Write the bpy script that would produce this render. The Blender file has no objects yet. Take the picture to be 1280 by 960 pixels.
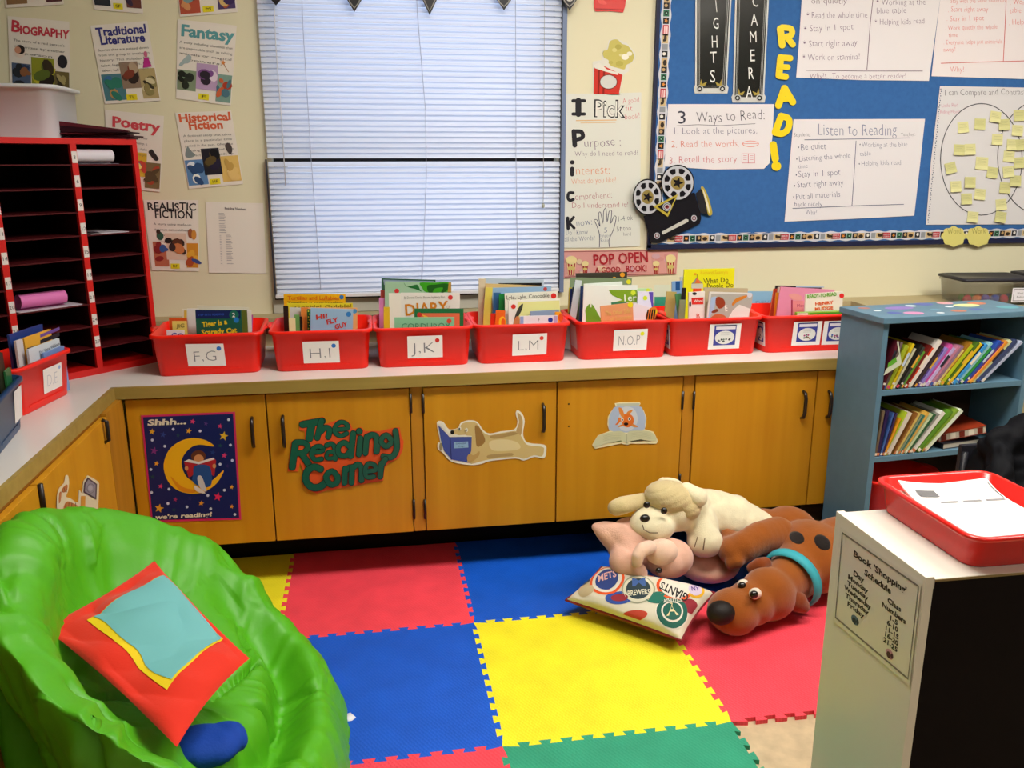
import bpy, bmesh, math, random
from mathutils import Vector as V, Matrix, noise
from mathutils.geometry import tessellate_polygon
random.seed(7)
PI=math.pi
COL=bpy.context.scene.collection
# ------------------------------------------------------------ camera model (also used to find where things stand)
FPX=1076.9; PITCH=math.radians(-14.5427); ROLL=math.radians(-.08); YAW=math.radians(9.29); EYE=V((0,0,1.4447))
_F=V((math.sin(YAW)*math.cos(PITCH),math.cos(YAW)*math.cos(PITCH),math.sin(PITCH)))
_R=V((math.cos(YAW),-math.sin(YAW),0)); _U=_R.cross(_F)
_R,_U=_R*math.cos(ROLL)+_U*math.sin(ROLL), -_R*math.sin(ROLL)+_U*math.cos(ROLL)
def ray(u,v): return _F+_R*((u-640)/FPX)-_U*((v-480)/FPX)
def onY(u,v,y): d=ray(u,v); return EYE+d*(y/d.y)
def onZ(u,v,z): d=ray(u,v); return EYE+d*((z-EYE.z)/d.z)
def onX(u,v,x): d=ray(u,v); return EYE+d*(x/d.x)
def onP(u,v,c,n): d=ray(u,v); return EYE+d*((c-EYE).dot(n)/d.dot(n))
# frames: (a,b,off) -> point of a real plane, off = distance in front of it
def wallF(y): return lambda a,b,o=0: onY(a,b,y-o)
def sideF(x,s=1): return lambda a,b,o=0: onX(a,b,x+s*o)
def crop(F,ox,oy,s): return lambda a,b,o=0: F(ox+a/s,oy+b/s,o)
def quad(F,c,W=1.,H=1.):
    (x0,y0),(x1,y1),(x2,y2),(x3,y3)=c
    def f(a,b,o=0):
        s=a/W;t=b/H
        return F((x0*(1-s)+x1*s)*(1-t)+(x3*(1-s)+x2*s)*t,(y0*(1-s)+y1*s)*(1-t)+(y3*(1-s)+y2*s)*t,o)
    return f
def axes(o,ax,ay,n): # flat frame from world axes
    o=V(o);ax=V(ax);ay=V(ay);n=V(n)
    return lambda a,b,off=0: o+ax*a+ay*b+n*off
def quad3(c,n,W=1.,H=1.):
    c=[V(p) for p in c];n=V(n)
    def f(a,b,o=0):
        s=a/W;t=b/H
        return (c[0]*(1-s)+c[1]*s)*(1-t)+(c[3]*(1-s)+c[2]*s)*t+n*o
    return f
# ------------------------------------------------------------ materials
def lin(h):
    h=h.lstrip('#');r=[]
    for i in (0,2,4):
        c=int(h[i:i+2],16)/255
        r.append(c/12.92 if c<=.04045 else ((c+.055)/1.055)**2.4)
    return r+[1]
_m={}
def m(h,rough=.55,spec=.3,key=None,bump=0,bscale=200,var=0,vscale=8,coat=0,trans=0,sheen=0,metal=0,stretch=None):
    k=(h,rough,spec,bump,bscale,var,vscale,coat,trans,sheen,metal,stretch)
    if k in _m: return _m[k]
    mt=bpy.data.materials.new('paint_'+h.strip('#')); mt.use_nodes=True
    nt=mt.node_tree;b=nt.nodes['Principled BSDF']
    b.inputs['Base Color'].default_value=lin(h);b.inputs['Roughness'].default_value=rough
    b.inputs['Specular IOR Level'].default_value=spec;b.inputs['Metallic'].default_value=metal
    b.inputs['Coat Weight'].default_value=coat;b.inputs['Coat Roughness'].default_value=.12
    b.inputs['Sheen Weight'].default_value=sheen
    if trans: b.inputs['Transmission Weight'].default_value=trans
    if var or bump:
        tc=nt.nodes.new('ShaderNodeTexCoord'); src=tc.outputs['Object']
        if stretch:
            mp=nt.nodes.new('ShaderNodeMapping');mp.inputs['Scale'].default_value=stretch
            nt.links.new(src,mp.inputs['Vector']);src=mp.outputs['Vector']
    if var:
        n=nt.nodes.new('ShaderNodeTexNoise');n.inputs['Scale'].default_value=vscale;n.inputs['Detail'].default_value=5
        nt.links.new(src,n.inputs['Vector'])
        r=nt.nodes.new('ShaderNodeMapRange');r.inputs['From Min'].default_value=.3;r.inputs['From Max'].default_value=.7
        r.inputs['To Min'].default_value=1-var;r.inputs['To Max'].default_value=1+var
        nt.links.new(n.outputs['Fac'],r.inputs['Value'])
        h2=nt.nodes.new('ShaderNodeHueSaturation');h2.inputs['Color'].default_value=lin(h)
        nt.links.new(r.outputs['Result'],h2.inputs['Value']);nt.links.new(h2.outputs['Color'],b.inputs['Base Color'])
    if bump:
        n=nt.nodes.new('ShaderNodeTexNoise');n.inputs['Scale'].default_value=bscale
        nt.links.new(src,n.inputs['Vector'])
        bp=nt.nodes.new('ShaderNodeBump');bp.inputs['Strength'].default_value=bump;bp.inputs['Distance'].default_value=.004
        nt.links.new(n.outputs['Fac'],bp.inputs['Height']);nt.links.new(bp.outputs['Normal'],b.inputs['Normal'])
    _m[k]=mt
    return mt
def emis(h,s):
    mt=bpy.data.materials.new('lamp_'+h.strip('#'));mt.use_nodes=True
    b=mt.node_tree.nodes['Principled BSDF'];b.inputs['Base Color'].default_value=lin(h)
    b.inputs['Emission Color'].default_value=lin(h);b.inputs['Emission Strength'].default_value=s
    return mt
def wood(h1,h2,sc=1.,rough=.5,horiz=False,coat=.1):
    k=('wood',h1,h2,sc,horiz)
    if k in _m: return _m[k]
    mt=bpy.data.materials.new('wood_'+h1.strip('#'));mt.use_nodes=True;nt=mt.node_tree;b=nt.nodes['Principled BSDF']
    tc=nt.nodes.new('ShaderNodeTexCoord');mp=nt.nodes.new('ShaderNodeMapping')
    mp.inputs['Scale'].default_value=(3*sc,60*sc,60*sc) if horiz else (60*sc,60*sc,2.5*sc)
    nt.links.new(tc.outputs['Object'],mp.inputs['Vector'])
    n=nt.nodes.new('ShaderNodeTexNoise');n.inputs['Scale'].default_value=1.2;n.inputs['Detail'].default_value=6
    nt.links.new(mp.outputs['Vector'],n.inputs['Vector'])
    n2=nt.nodes.new('ShaderNodeTexNoise');n2.inputs['Scale'].default_value=5*sc;n2.inputs['Detail'].default_value=3
    nt.links.new(tc.outputs['Object'],n2.inputs['Vector'])
    mx=nt.nodes.new('ShaderNodeMath');mx.operation='ADD';nt.links.new(n.outputs['Fac'],mx.inputs[0]);nt.links.new(n2.outputs['Fac'],mx.inputs[1])
    r=nt.nodes.new('ShaderNodeMapRange');r.inputs['From Min'].default_value=.65;r.inputs['From Max'].default_value=1.35
    nt.links.new(mx.outputs[0],r.inputs['Value'])
    c=nt.nodes.new('ShaderNodeMix');c.data_type='RGBA';c.inputs[6].default_value=lin(h1);c.inputs[7].default_value=lin(h2)
    nt.links.new(r.outputs['Result'],c.inputs[0]);nt.links.new(c.outputs[2],b.inputs['Base Color'])
    b.inputs['Roughness'].default_value=rough;b.inputs['Specular IOR Level'].default_value=.25;b.inputs['Coat Weight'].default_value=coat;b.inputs['Coat Roughness'].default_value=.3
    _m[k]=mt;return mt
def glassy(h,alpha):
    k=('gl',h,alpha)
    if k in _m:return _m[k]
    mt=bpy.data.materials.new('clear_'+h.strip('#'));mt.use_nodes=True;nt=mt.node_tree
    out=nt.nodes['Material Output'];b=nt.nodes['Principled BSDF'];b.inputs['Base Color'].default_value=lin(h);b.inputs['Roughness'].default_value=.1
    t=nt.nodes.new('ShaderNodeBsdfTransparent');mx=nt.nodes.new('ShaderNodeMixShader');mx.inputs[0].default_value=alpha
    nt.links.new(t.outputs[0],mx.inputs[1]);nt.links.new(b.outputs[0],mx.inputs[2]);nt.links.new(mx.outputs[0],out.inputs['Surface'])
    _m[k]=mt;return mt
def foam(h):
    k=('foam',h)
    if k in _m:return _m[k]
    mt=bpy.data.materials.new('foam_'+h.strip('#'));mt.use_nodes=True;nt=mt.node_tree;b=nt.nodes['Principled BSDF']
    tc=nt.nodes.new('ShaderNodeTexCoord')
    mp=nt.nodes.new('ShaderNodeMapping');mp.inputs['Rotation'].default_value=(0,0,.7);mp.inputs['Scale'].default_value=(150,75,1)
    nt.links.new(tc.outputs['Object'],mp.inputs['Vector'])
    v=nt.nodes.new('ShaderNodeTexVoronoi');v.inputs['Scale'].default_value=1;v.inputs['Randomness'].default_value=.25
    nt.links.new(mp.outputs['Vector'],v.inputs['Vector'])
    bp=nt.nodes.new('ShaderNodeBump');bp.inputs['Strength'].default_value=.55;bp.inputs['Distance'].default_value=.002
    nt.links.new(v.outputs['Distance'],bp.inputs['Height']);nt.links.new(bp.outputs['Normal'],b.inputs['Normal'])
    n=nt.nodes.new('ShaderNodeTexNoise');n.inputs['Scale'].default_value=9;n.inputs['Detail'].default_value=6
    nt.links.new(tc.outputs['Object'],n.inputs['Vector'])
    r=nt.nodes.new('ShaderNodeMapRange');r.inputs['From Min'].default_value=.3;r.inputs['From Max'].default_value=.7;r.inputs['To Min'].default_value=.9;r.inputs['To Max'].default_value=1.08
    nt.links.new(n.outputs['Fac'],r.inputs['Value'])
    hs=nt.nodes.new('ShaderNodeHueSaturation');hs.inputs['Color'].default_value=lin(h);nt.links.new(r.outputs['Result'],hs.inputs['Value'])
    nt.links.new(hs.outputs['Color'],b.inputs['Base Color'])
    b.inputs['Roughness'].default_value=.5;b.inputs['Specular IOR Level'].default_value=.35
    _m[k]=mt;return mt
# ------------------------------------------------------------ glyphs
_gl={};_adv={}
CH="ABCDEFGHIJKLMNOPQRSTUVWXYZabcdefghijklmnopqrstuvwxyz0123456789.,:;!?'-*()/&"
STY={'n':0.0,'t':-.018,'b':.022,'x':.036,'o':.085,'oo':.12}
def glyphs(sty):
    if sty in _gl: return
    _gl[sty]={};objs=[]
    def mk(s,off):
        c=bpy.data.curves.new('t','FONT');c.body=s;c.size=1;c.offset=off;c.resolution_u=2
        o=bpy.data.objects.new('t',c);COL.objects.link(o);return o
    for ch in CH: objs.append((ch,0,mk(ch,STY[sty])))
    if not _adv:
        for ch in CH: objs.append((ch,1,mk(ch+'|',0)))
        objs.append(('|',1,mk('|',0)))
    bpy.context.view_layer.update();dg=bpy.context.evaluated_depsgraph_get();mxs={}
    for ch,k,o in objs:
        me=bpy.data.meshes.new_from_object(o.evaluated_get(dg))
        if k==0: _gl[sty][ch]=([tuple(v.co) for v in me.vertices],[tuple(p.vertices) for p in me.polygons])
        else: mxs[ch]=max(v.co.x for v in me.vertices)
        bpy.data.meshes.remove(me)
    for ch,k,o in objs:
        c=o.data;bpy.data.objects.remove(o);bpy.data.curves.remove(c)
    if mxs:
        for ch in CH:_adv[ch]=mxs[ch]-mxs['|']
        _adv[' ']=.32
def smooth(pts,n=4,closed=True):
    out=[];N=len(pts)
    for i in range(N if closed else N-1):
        g=lambda k:V(pts[k%N]) if closed else V(pts[max(0,min(N-1,k))])
        p0,p1,p2,p3=g(i-1),g(i),g(i+1),g(i+2)
        for k in range(n):
            t=k/n
            out.append(tuple(.5*((2*p1)+(-p0+p2)*t+(2*p0-5*p1+4*p2-p3)*t*t+(-p0+3*p1-3*p2+p3)*t**3)))
    if not closed: out.append(tuple(pts[-1]))
    return out
def ell(cx,cy,rx,ry=None,n=20,rot=0):
    ry=rx if ry is None else ry
    c,s=math.cos(rot),math.sin(rot)
    return [(cx+rx*math.cos(2*PI*i/n)*c-ry*math.sin(2*PI*i/n)*s,cy+rx*math.cos(2*PI*i/n)*s+ry*math.sin(2*PI*i/n)*c) for i in range(n)]
def star(cx,cy,r,k=5,q=.42,rot=0):
    return [(cx+(r if i%2==0 else r*q)*math.sin(rot+PI*i/k),cy-(r if i%2==0 else r*q)*math.cos(rot+PI*i/k)) for i in range(2*k)]
def rc(x0,y0,x1,y1): return [(x0,y0),(x1,y0),(x1,y1),(x0,y1)]
# ------------------------------------------------------------ mesh builder
class G:
    def __init__(s): s.v=[];s.f=[];s.mi=[];s.mats=[];s.sm=[]
    def _mat(s,mt):
        if mt not in s.mats:s.mats.append(mt)
        return s.mats.index(mt)
    def add(s,vs,fs,mt,sm=False):
        b=len(s.v);s.v+= [V(p) for p in vs];k=s._mat(mt)
        for f in fs: s.f.append([b+i for i in f]);s.mi.append(k);s.sm.append(sm)
        return s
    def poly(s,F,pts,mt,off=.0005,th=0,edge=None):
        P=[F(a,b,off+th) for a,b in pts];n=len(P)
        tr=tessellate_polygon([[V((a,-b,0)) for a,b in pts]])
        s.add(P,[t for t in tr],mt)
        if th>0:
            Q=[F(a,b,off) for a,b in pts]
            s.add(P+Q,[(i,(i+1)%n,n+(i+1)%n,n+i) for i in range(n)],edge or mt)
            s.add(Q,[tuple(reversed(t)) for t in tr],edge or mt)
        return s
    def stroke(s,F,pts,w,mt,off=.001,closed=False):
        n=len(pts);L=[];R=[]
        for i in range(n):
            a=pts[i-1] if (i>0 or closed) else pts[i];b=pts[(i+1)%n] if (i<n-1 or closed) else pts[i]
            dx,dy=b[0]-a[0],b[1]-a[1];l=math.hypot(dx,dy) or 1
            nx,ny=-dy/l*w/2,dx/l*w/2
            L.append(F(pts[i][0]+nx,pts[i][1]+ny,off));R.append(F(pts[i][0]-nx,pts[i][1]-ny,off))
        s.add(L+R,[(i,(i+1)%n,n+(i+1)%n,n+i) for i in range(n if closed else n-1)],mt);return s
    def text(s,F,t,p0,p1,h,mt,off=.001,sty='n',jit=0,up=None,th=0,fit=True):
        glyphs(sty)
        tot=sum(_adv.get(c,.5) for c in t) or 1
        dx,dy=p1[0]-p0[0],p1[1]-p0[1];L=math.hypot(dx,dy) or 1
        ux,uy=(dx/L,dy/L); vx,vy=up or (uy,-ux)
        kx=L/tot if fit else h/.73; ky=h/.73; x=0
        rr=random.Random(hash(t)%1000 if False else len(t)*7+int(h*10))
        for c in t:
            if c in _gl[sty]:
                gv,gf=_gl[sty][c];j=rr.uniform(-jit,jit)*h;a=rr.uniform(-jit,jit)*.5;ca,sa=math.cos(a),math.sin(a)
                P=[]
                for (gx,gy,_) in gv:
                    X=x+(gx*ca-gy*sa);Y=gx*sa+gy*ca
                    P.append((p0[0]+ux*X*kx+vx*(Y*ky+j),p0[1]+uy*X*kx+vy*(Y*ky+j)))
                if th:
                    Q=[F(a_,b_,off+th) for a_,b_ in P];s.add(Q,gf,mt)
                    ed={}
                    for f in gf:
                        for i in range(len(f)):
                            e=(f[i],f[(i+1)%len(f)]);r=(e[1],e[0])
                            if r in ed: del ed[r]
                            else: ed[e]=1
                    B=[F(a_,b_,off) for a_,b_ in P]
                    s.add(Q+B,[(e[1],e[0],len(P)+e[0],len(P)+e[1]) for e in ed],mt)
                else: s.add([F(a_,b_,off) for a_,b_ in P],gf,mt)
            x+=_adv.get(c,.5)
        return s
    def fat(s,F,path,w,mt,off=.001,th=0,close=False):
        pts=smooth(path,4,close) if len(path)>2 else list(path)
        if th==0:
            s.stroke(F,pts,w,mt,off,close)
            ends=[pts[0],pts[-1]] if not close else []
            for q_,p in enumerate(ends): s.poly(F,ell(p[0],p[1],w/2,w/2,14),mt,off+.00006*(1+q_))
        else:
            n=len(pts);L=[];R=[]
            for i in range(n):
                a=pts[max(0,i-1)];b=pts[min(n-1,i+1)];dx,dy=b[0]-a[0],b[1]-a[1];l=math.hypot(dx,dy) or 1
                L.append((pts[i][0]-dy/l*w/2,pts[i][1]+dx/l*w/2));R.append((pts[i][0]+dy/l*w/2,pts[i][1]-dx/l*w/2))
            s.poly(F,L+list(reversed(R)),mt,off,th)
            for q_,p in enumerate((pts[0],pts[-1])): s.poly(F,ell(p[0],p[1],w/2,w/2,14),mt,off+.00015*(q_+1),th)
        return s
    def hexa(s,P,mt): # 8 points bottom 4, top 4
        s.add(P,[(3,2,1,0),(4,5,6,7),(0,1,5,4),(1,2,6,5),(2,3,7,6),(3,0,4,7)],mt);return s
    def box(s,x0,y0,z0,x1,y1,z1,mt,M=None):
        P=[V(p) for p in ((x0,y0,z0),(x1,y0,z0),(x1,y1,z0),(x0,y1,z0),(x0,y0,z1),(x1,y0,z1),(x1,y1,z1),(x0,y1,z1))]
        if M: P=[M@p for p in P]
        return s.hexa(P,mt)
    def bbox(s,x0,y0,z0,x1,y1,z1,mt,b=.003,M=None): # bevelled box
        bm=bmesh.new();bmesh.ops.create_cube(bm,size=1)
        for v in bm.verts:
            v.co=V(((x0+x1)/2+v.co.x*(x1-x0),(y0+y1)/2+v.co.y*(y1-y0),(z0+z1)/2+v.co.z*(z1-z0)))
        bmesh.ops.bevel(bm,geom=list(bm.edges),offset=b,segments=2,affect='EDGES',profile=.7)
        s.bm(bm,mt,M);return s
    def bm(s,bm,mt,M=None,sm=False):
        bm.verts.index_update()
        s.add([(M@v.co if M else v.co.copy()) for v in bm.verts],[[v.index for v in f.verts] for f in bm.faces],mt,sm);bm.free()
    def sph(s,c,r,mt,M=None,u=20,w=12,rot=None):
        bm=bmesh.new();bmesh.ops.create_uvsphere(bm,u_segments=u,v_segments=w,radius=1)
        T=Matrix.Translation(V(c))@(rot.to_4x4() if rot else Matrix())@Matrix.Diagonal((r[0],r[1],r[2],1) if hasattr(r,'__len__') else (r,r,r,1))
        if M: T=M@T
        s.bm(bm,mt,T,True);return s
    def tube(s,pts,r,mt,n=8,cap=True,closed=False):
        pts=[V(p) for p in pts];N=len(pts);rs=r if hasattr(r,'__len__') else [r]*N;P=[]
        prev=None
        for i in range(N):
            a=pts[i-1] if (i>0 or closed) else pts[i];b=pts[(i+1)%N] if (i<N-1 or closed) else pts[i]
            d=(b-a).normalized()
            if prev is None: prev=d.orthogonal().normalized()
            e1=(prev-d*prev.dot(d)).normalized();prev=e1;e2=d.cross(e1)
            for k in range(n):
                t=2*PI*k/n;P.append(pts[i]+(e1*math.cos(t)+e2*math.sin(t))*rs[i])
        fs=[(i*n+k,i*n+(k+1)%n,((i+1)%N)*n+(k+1)%n,((i+1)%N)*n+k) for i in range(N if closed else N-1) for k in range(n)]
        if cap and not closed: fs+=[tuple(range(n-1,-1,-1)),tuple((N-1)*n+k for k in range(n))]
        s.add(P,fs,mt,True);return s
    def loft(s,rings,mt,cap0=True,cap1=True,sm=True):
        n=len(rings[0]);P=[p for r in rings for p in r]
        fs=[(i*n+k,i*n+(k+1)%n,(i+1)*n+(k+1)%n,(i+1)*n+k) for i in range(len(rings)-1) for k in range(n)]
        if cap0: fs.append(tuple(range(n-1,-1,-1)))
        if cap1: fs.append(tuple((len(rings)-1)*n+k for k in range(n)))
        s.add(P,fs,mt,sm);return s
    def prism(s,pts,z0,z1,mt,emt=None): # xy outline
        n=len(pts);tr=tessellate_polygon([[V((a,b,0)) for a,b in pts]])
        s.add([(a,b,z1) for a,b in pts],tr,mt);s.add([(a,b,z0) for a,b in pts],[t[::-1] for t in tr],mt)
        s.add([(a,b,z0) for a,b in pts]+[(a,b,z1) for a,b in pts],[(i,(i+1)%n,n+(i+1)%n,n+i) for i in range(n)],emt or mt);return s
    def make(s,name,parent=None,label=None,cat=None,group=None,kind=None,recalc=False):
        me=bpy.data.meshes.new(name)
        if parent is not None: O=V(ORI[parent.name])
        else:
            xs=[p.x for p in s.v];ys=[p.y for p in s.v];zs=[p.z for p in s.v]
            O=V(((min(xs)+max(xs))/2,(min(ys)+max(ys))/2,min(zs)))
        me.from_pydata([tuple(p-O) for p in s.v],[],s.f)
        for mt in s.mats: me.materials.append(mt)
        me.polygons.foreach_set('material_index',s.mi);me.polygons.foreach_set('use_smooth',s.sm)
        if recalc:
            b=bmesh.new();b.from_mesh(me);bmesh.ops.recalc_face_normals(b,faces=b.faces);b.to_mesh(me);b.free()
        me.update()
        o=bpy.data.objects.new(name,me);COL.objects.link(o);ORI[o.name]=tuple(O)
        if parent is not None: o.parent=parent
        else: o.location=O
        tag(o,label,cat,group,kind);return o
ORI={}
def tag(o,label=None,cat=None,group=None,kind=None):
    if label:o['label']=label
    if cat:o['category']=cat
    if group:o['group']=group
    if kind:o['kind']=kind
def empty(name,loc,label,cat,group=None,kind=None):
    o=bpy.data.objects.new(name,None);COL.objects.link(o);o.location=V(loc);o.empty_display_size=.05;ORI[o.name]=tuple(loc)
    tag(o,label,cat,group,kind);return o
def rring(cx,cy,hx,hy,r,z,n=5,M=None):
    P=[]
    for (sx,sy,a0) in ((1,1,0),(-1,1,PI/2),(-1,-1,PI),(1,-1,3*PI/2)):
        for k in range(n+1):
            a=a0+PI/2*k/n
            P.append(V((cx+sx*(hx-r)+r*math.cos(a),cy+sy*(hy-r)+r*math.sin(a),z)))
    return [M@p for p in P] if M else P
# ============================================================ the room
WY=3.4; DY=2.82; LX=-.80
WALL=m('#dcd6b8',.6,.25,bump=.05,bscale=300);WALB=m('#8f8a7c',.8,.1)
def struct(name,g,label=None,parent=None): return g.make(name,parent,label,None,None,'structure')
g=G();g.box(-1.5,WY,0,4.6,WY+.15,.93,WALL);g.box(-1.5,WY,.93,-.345,WY+.15,2.75,WALL);g.box(.735,WY,.93,4.6,WY+.15,2.75,WALL);g.box(-.345,WY,2.4,.735,WY+.15,2.75,WALL)
struct('wall_back',g)
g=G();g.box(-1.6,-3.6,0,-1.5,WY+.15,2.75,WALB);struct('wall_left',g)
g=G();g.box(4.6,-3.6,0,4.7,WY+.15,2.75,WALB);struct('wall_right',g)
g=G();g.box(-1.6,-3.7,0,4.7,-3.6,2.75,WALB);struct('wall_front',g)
g=G();g.box(-1.6,-3.7,2.75,4.7,WY+.15,2.85,m('#c9c5b8',.9,.1));struct('ceiling',g)
g=G();g.box(-1.6,-3.7,-.05,4.7,WY+.15,0,m('#c0ab8a',.45,.4,var=.16,vscale=22));struct('floor',g)
# window
FR=m('#14120f',.5,.3);GR=m('#b3b1a6',.5,.3)
g=G()
g.box(-.345,WY+.06,.93,-.30,WY+.13,2.4,FR);g.box(.69,WY+.06,.93,.735,WY+.13,2.4,FR);g.box(-.30,WY+.06,.93,.69,WY+.13,.975,FR);g.box(-.30,WY+.06,2.355,.69,WY+.13,2.4,FR)
g.box(-.30,WY+.05,1.425,.69,WY+.12,1.475,FR)
w=g.make('window_1',None,None,None,None,'structure')
g=G();g.box(-.30,WY+.09,.975,.69,WY+.094,1.43,glassy('#dfe8f0',.08));g.box(-.30,WY+.09,1.47,.69,WY+.094,2.355,glassy('#dfe8f0',.08));g.make('pane',w)
g=G();g.box(-.375,WY-.012,.875,.742,WY,.935,GR);g.make('window_apron',w)
g=G();g.box(.746,WY-.022,.93,.764,WY,2.45,m('#6f7fa0',.4,.4));struct('trim_1',g)
g=G();g.box(-1.5,WY-.10,.853,1.98,WY,.873,m('#a89a74',.5,.3));g.box(1.98,WY-.38,.853,3.2,WY,.873,m('#a89a74',.5,.3))
g.box(1.98,WY-.36,0,3.2,WY-.34,.853,m('#a89a74',.5,.3));g.box(1.98,WY-.34,0,2.0,WY,.853,m('#a89a74',.5,.3));g.box(3.18,WY-.34,0,3.2,WY,.853,m('#a89a74',.5,.3))
g.box(-1.5,WY-.03,.80,1.98,WY,.853,m('#7a4a35',.5,.3));g.box(-1.5,WY-.02,.75,1.98,WY,.80,m('#cfc29a',.6,.2));struct('trim_2',g)
# ceiling lights (real fixtures above the frame)
LAMP=emis('#fffaf0',1);LAMP2=emis('#fffaf0',1.0001)
CL=[]
for x,y in ((.75,1.75),(2.5,1.75),(.75,-.9),(2.5,-.9)):
    t=empty('ceiling_light',(x,y,2.69),'recessed white fluorescent ceiling light panel','ceiling light','ceiling lights')
    g=G();g.box(x-.62,y-.32,2.70,x+.62,y+.32,2.749,m('#f0f0ea'));g.make('housing',t)
    g=G();g.box(x-.58,y-.28,2.692,x+.58,y+.28,2.70,LAMP if y>0 else LAMP2);g.make('diffuser',t)
# ------------------------------------------------------------ venetian blind
bt=empty('venetian_blind',(.19,3.38,.93),'white slatted mini blind lowered over the classroom window','blind')
SL=m('#e9e9ee',.35,.4);
slm=bpy.data.materials.new('slat_vinyl');slm.use_nodes=True
_nt=slm.node_tree;_b=_nt.nodes['Principled BSDF'];_b.inputs['Base Color'].default_value=lin('#e9ecf6');_b.inputs['Roughness'].default_value=.35
_t=_nt.nodes.new('ShaderNodeBsdfTranslucent');_t.inputs['Color'].default_value=lin('#dfe6f5');_x=_nt.nodes.new('ShaderNodeMixShader');_x.inputs[0].default_value=.42
_nt.links.new(_b.outputs[0],_x.inputs[1]);_nt.links.new(_t.outputs[0],_x.inputs[2]);_nt.links.new(_x.outputs[0],_nt.nodes['Material Output'].inputs['Surface'])
g=G();z=.962;i=0;rr=random.Random(3)
while z<2.38:
    ang=math.radians(48 if z<1.44 else 55)+rr.uniform(-.03,.03)
    if 1.437<z<1.457: z+=.012;continue
    hw=.0125;P=[];n=4
    for k in range(n+1):
        q=-1+2*k/n; cy=-hw*q*math.cos(ang); cz=-hw*q*math.sin(ang); bul=.0018*(1-q*q)
        P+= [V((-.357,3.383+cy-bul*math.sin(ang),z+cz+bul*math.cos(ang))),V((.742,3.383+cy-bul*math.sin(ang),z+cz+bul*math.cos(ang)))]
    g.add(P,[(2*k,2*k+1,2*k+3,2*k+2) for k in range(n)],slm,True)
    z+=.0196
g.make('slats',bt)
g=G();g.bbox(-.362,3.362,.936,.742,3.392,.95,m('#dcdce0',.4),.004);g.box(-.362,3.372,.93,.742,3.39,.937,m('#242432',.5));g.box(-.366,3.372,.93,-.361,3.39,1.45,m('#33333c',.5));g.box(.7425,3.372,.93,.7455,3.39,2.4,m('#33333c',.5));g.make('bottom_rail',bt)
g=G();g.bbox(-.36,3.355,2.375,.742,3.398,2.41,m('#dcdce0',.4),.004);g.make('headrail',bt)
def cord(pts,r,mt,name): 
    g=G();g.tube([onY(u,v,3.366) for u,v in pts],r,mt,6);g.make(name,bt)
top=lambda u:(u,-40)
cord([(375,-60),(379,40),(389,200),(401,362)],.0011,m('#a9adc0',.5),'ladder_cord')
cord([(518,-60),(522,20),(532,140),(533,220),(529,320),(527,352)],.0011,m('#a9adc0',.5),'ladder_cord')
cord([(644,-60),(644.5,20),(645,200),(647,346)],.0011,m('#a9adc0',.5),'ladder_cord')
cord([(340,-60),(345,60),(352,150),(357,232)],.0018,m('#d5d5da',.3),'tilt_wand')
cord([(681,-60),(680,120),(679,255)],.0011,m('#b9b9b4',.5),'pull_cord')
g=G();p=onY(679,257,3.366);g.sph(p,(.006,.006,.01),m('#a8a89c',.4));g.make('cord_tassel',bt)
# pennants
bu=empty('pennant_bunting',onY(540,-60,3.35),'black paper pennant bunting with tips hanging over the window','bunting')
BK=m('#15131a',.4,.4)
bf=wallF(3.352)
g=G();g.tube([onY(u,v,3.354) for u,v in ((330,-66),(440,-60),(540,-58),(640,-60),(730,-64))],.002,m('#ddd'+'ddd'),6);g.make('string',bu)
for u,w_ in ((345,6),(443,9),(537,9),(630,9),(712,9)):
    g=G();vt={345:7,443:15,537:19,630:13,712:13}[u]
    g.poly(bf,[(u-34,-62),(u+34,-62),(u+w_,0),(u,vt),(u-w_,0)],BK,0,.0012)
    o=g.make('pennant',bu)
    if u!=345:
        g=G();g.stroke(bf,[(u-31,-60),(u-5.5,3),(u,vt-5),(u+5.5,3),(u+31,-60)],1.6,m('#8d8a84'),.0018)
        if u==712: g.poly(bf,ell(u,-2,4,4),m('#c9c5bb'),.0018);g.poly(bf,star(u,-2,3),BK,.0024)
        g.make('silver_trim',o)
# ------------------------------------------------------------ worktop and cabinets
LAM=m('#dedad6',.28,.5);EDG=wood('#8d7638','#a58d4a',.6,.5,True)
ct=empty('worktop',(0,3.1,.713),'white laminate worktop with tan wood edge running round the corner','countertop')
out=[(-1.5,-.6),(-.822,-.6),(-.828,2.812),(1.72,2.812),(1.72,2.90),(1.978,2.90),(1.978,3.4),(-1.5,3.4)]
g=G();g.prism(out,.716,.75,LAM);g.make('laminate_top',ct)
g=G();g.box(-.828,2.80,.712,1.72,2.812,.7505,EDG);g.make('edge_band',ct)
g=G();g.box(-.828,-.6,.712,-.816,2.812,.7505,wood('#8d7638','#a58d4b',.6,.5,True));g.make('edge_band',ct)
DW=wood('#b87a10','#cf941e',.28,.45);DW2=wood('#7d4e10','#946016',.5,.5);DK=m('#120b08',.6,.2);BR_=m('#1d1210',.35,.5)
dx=lambda u,v=560: onY(u,v,DY).x
xs=dict(a=-.797,b=dx(336.6),c=dx(514.6),d=dx(530),e=dx(695.5),f=dx(850.5),g=dx(864.5),h=dx(1014),i=1.705)
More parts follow.
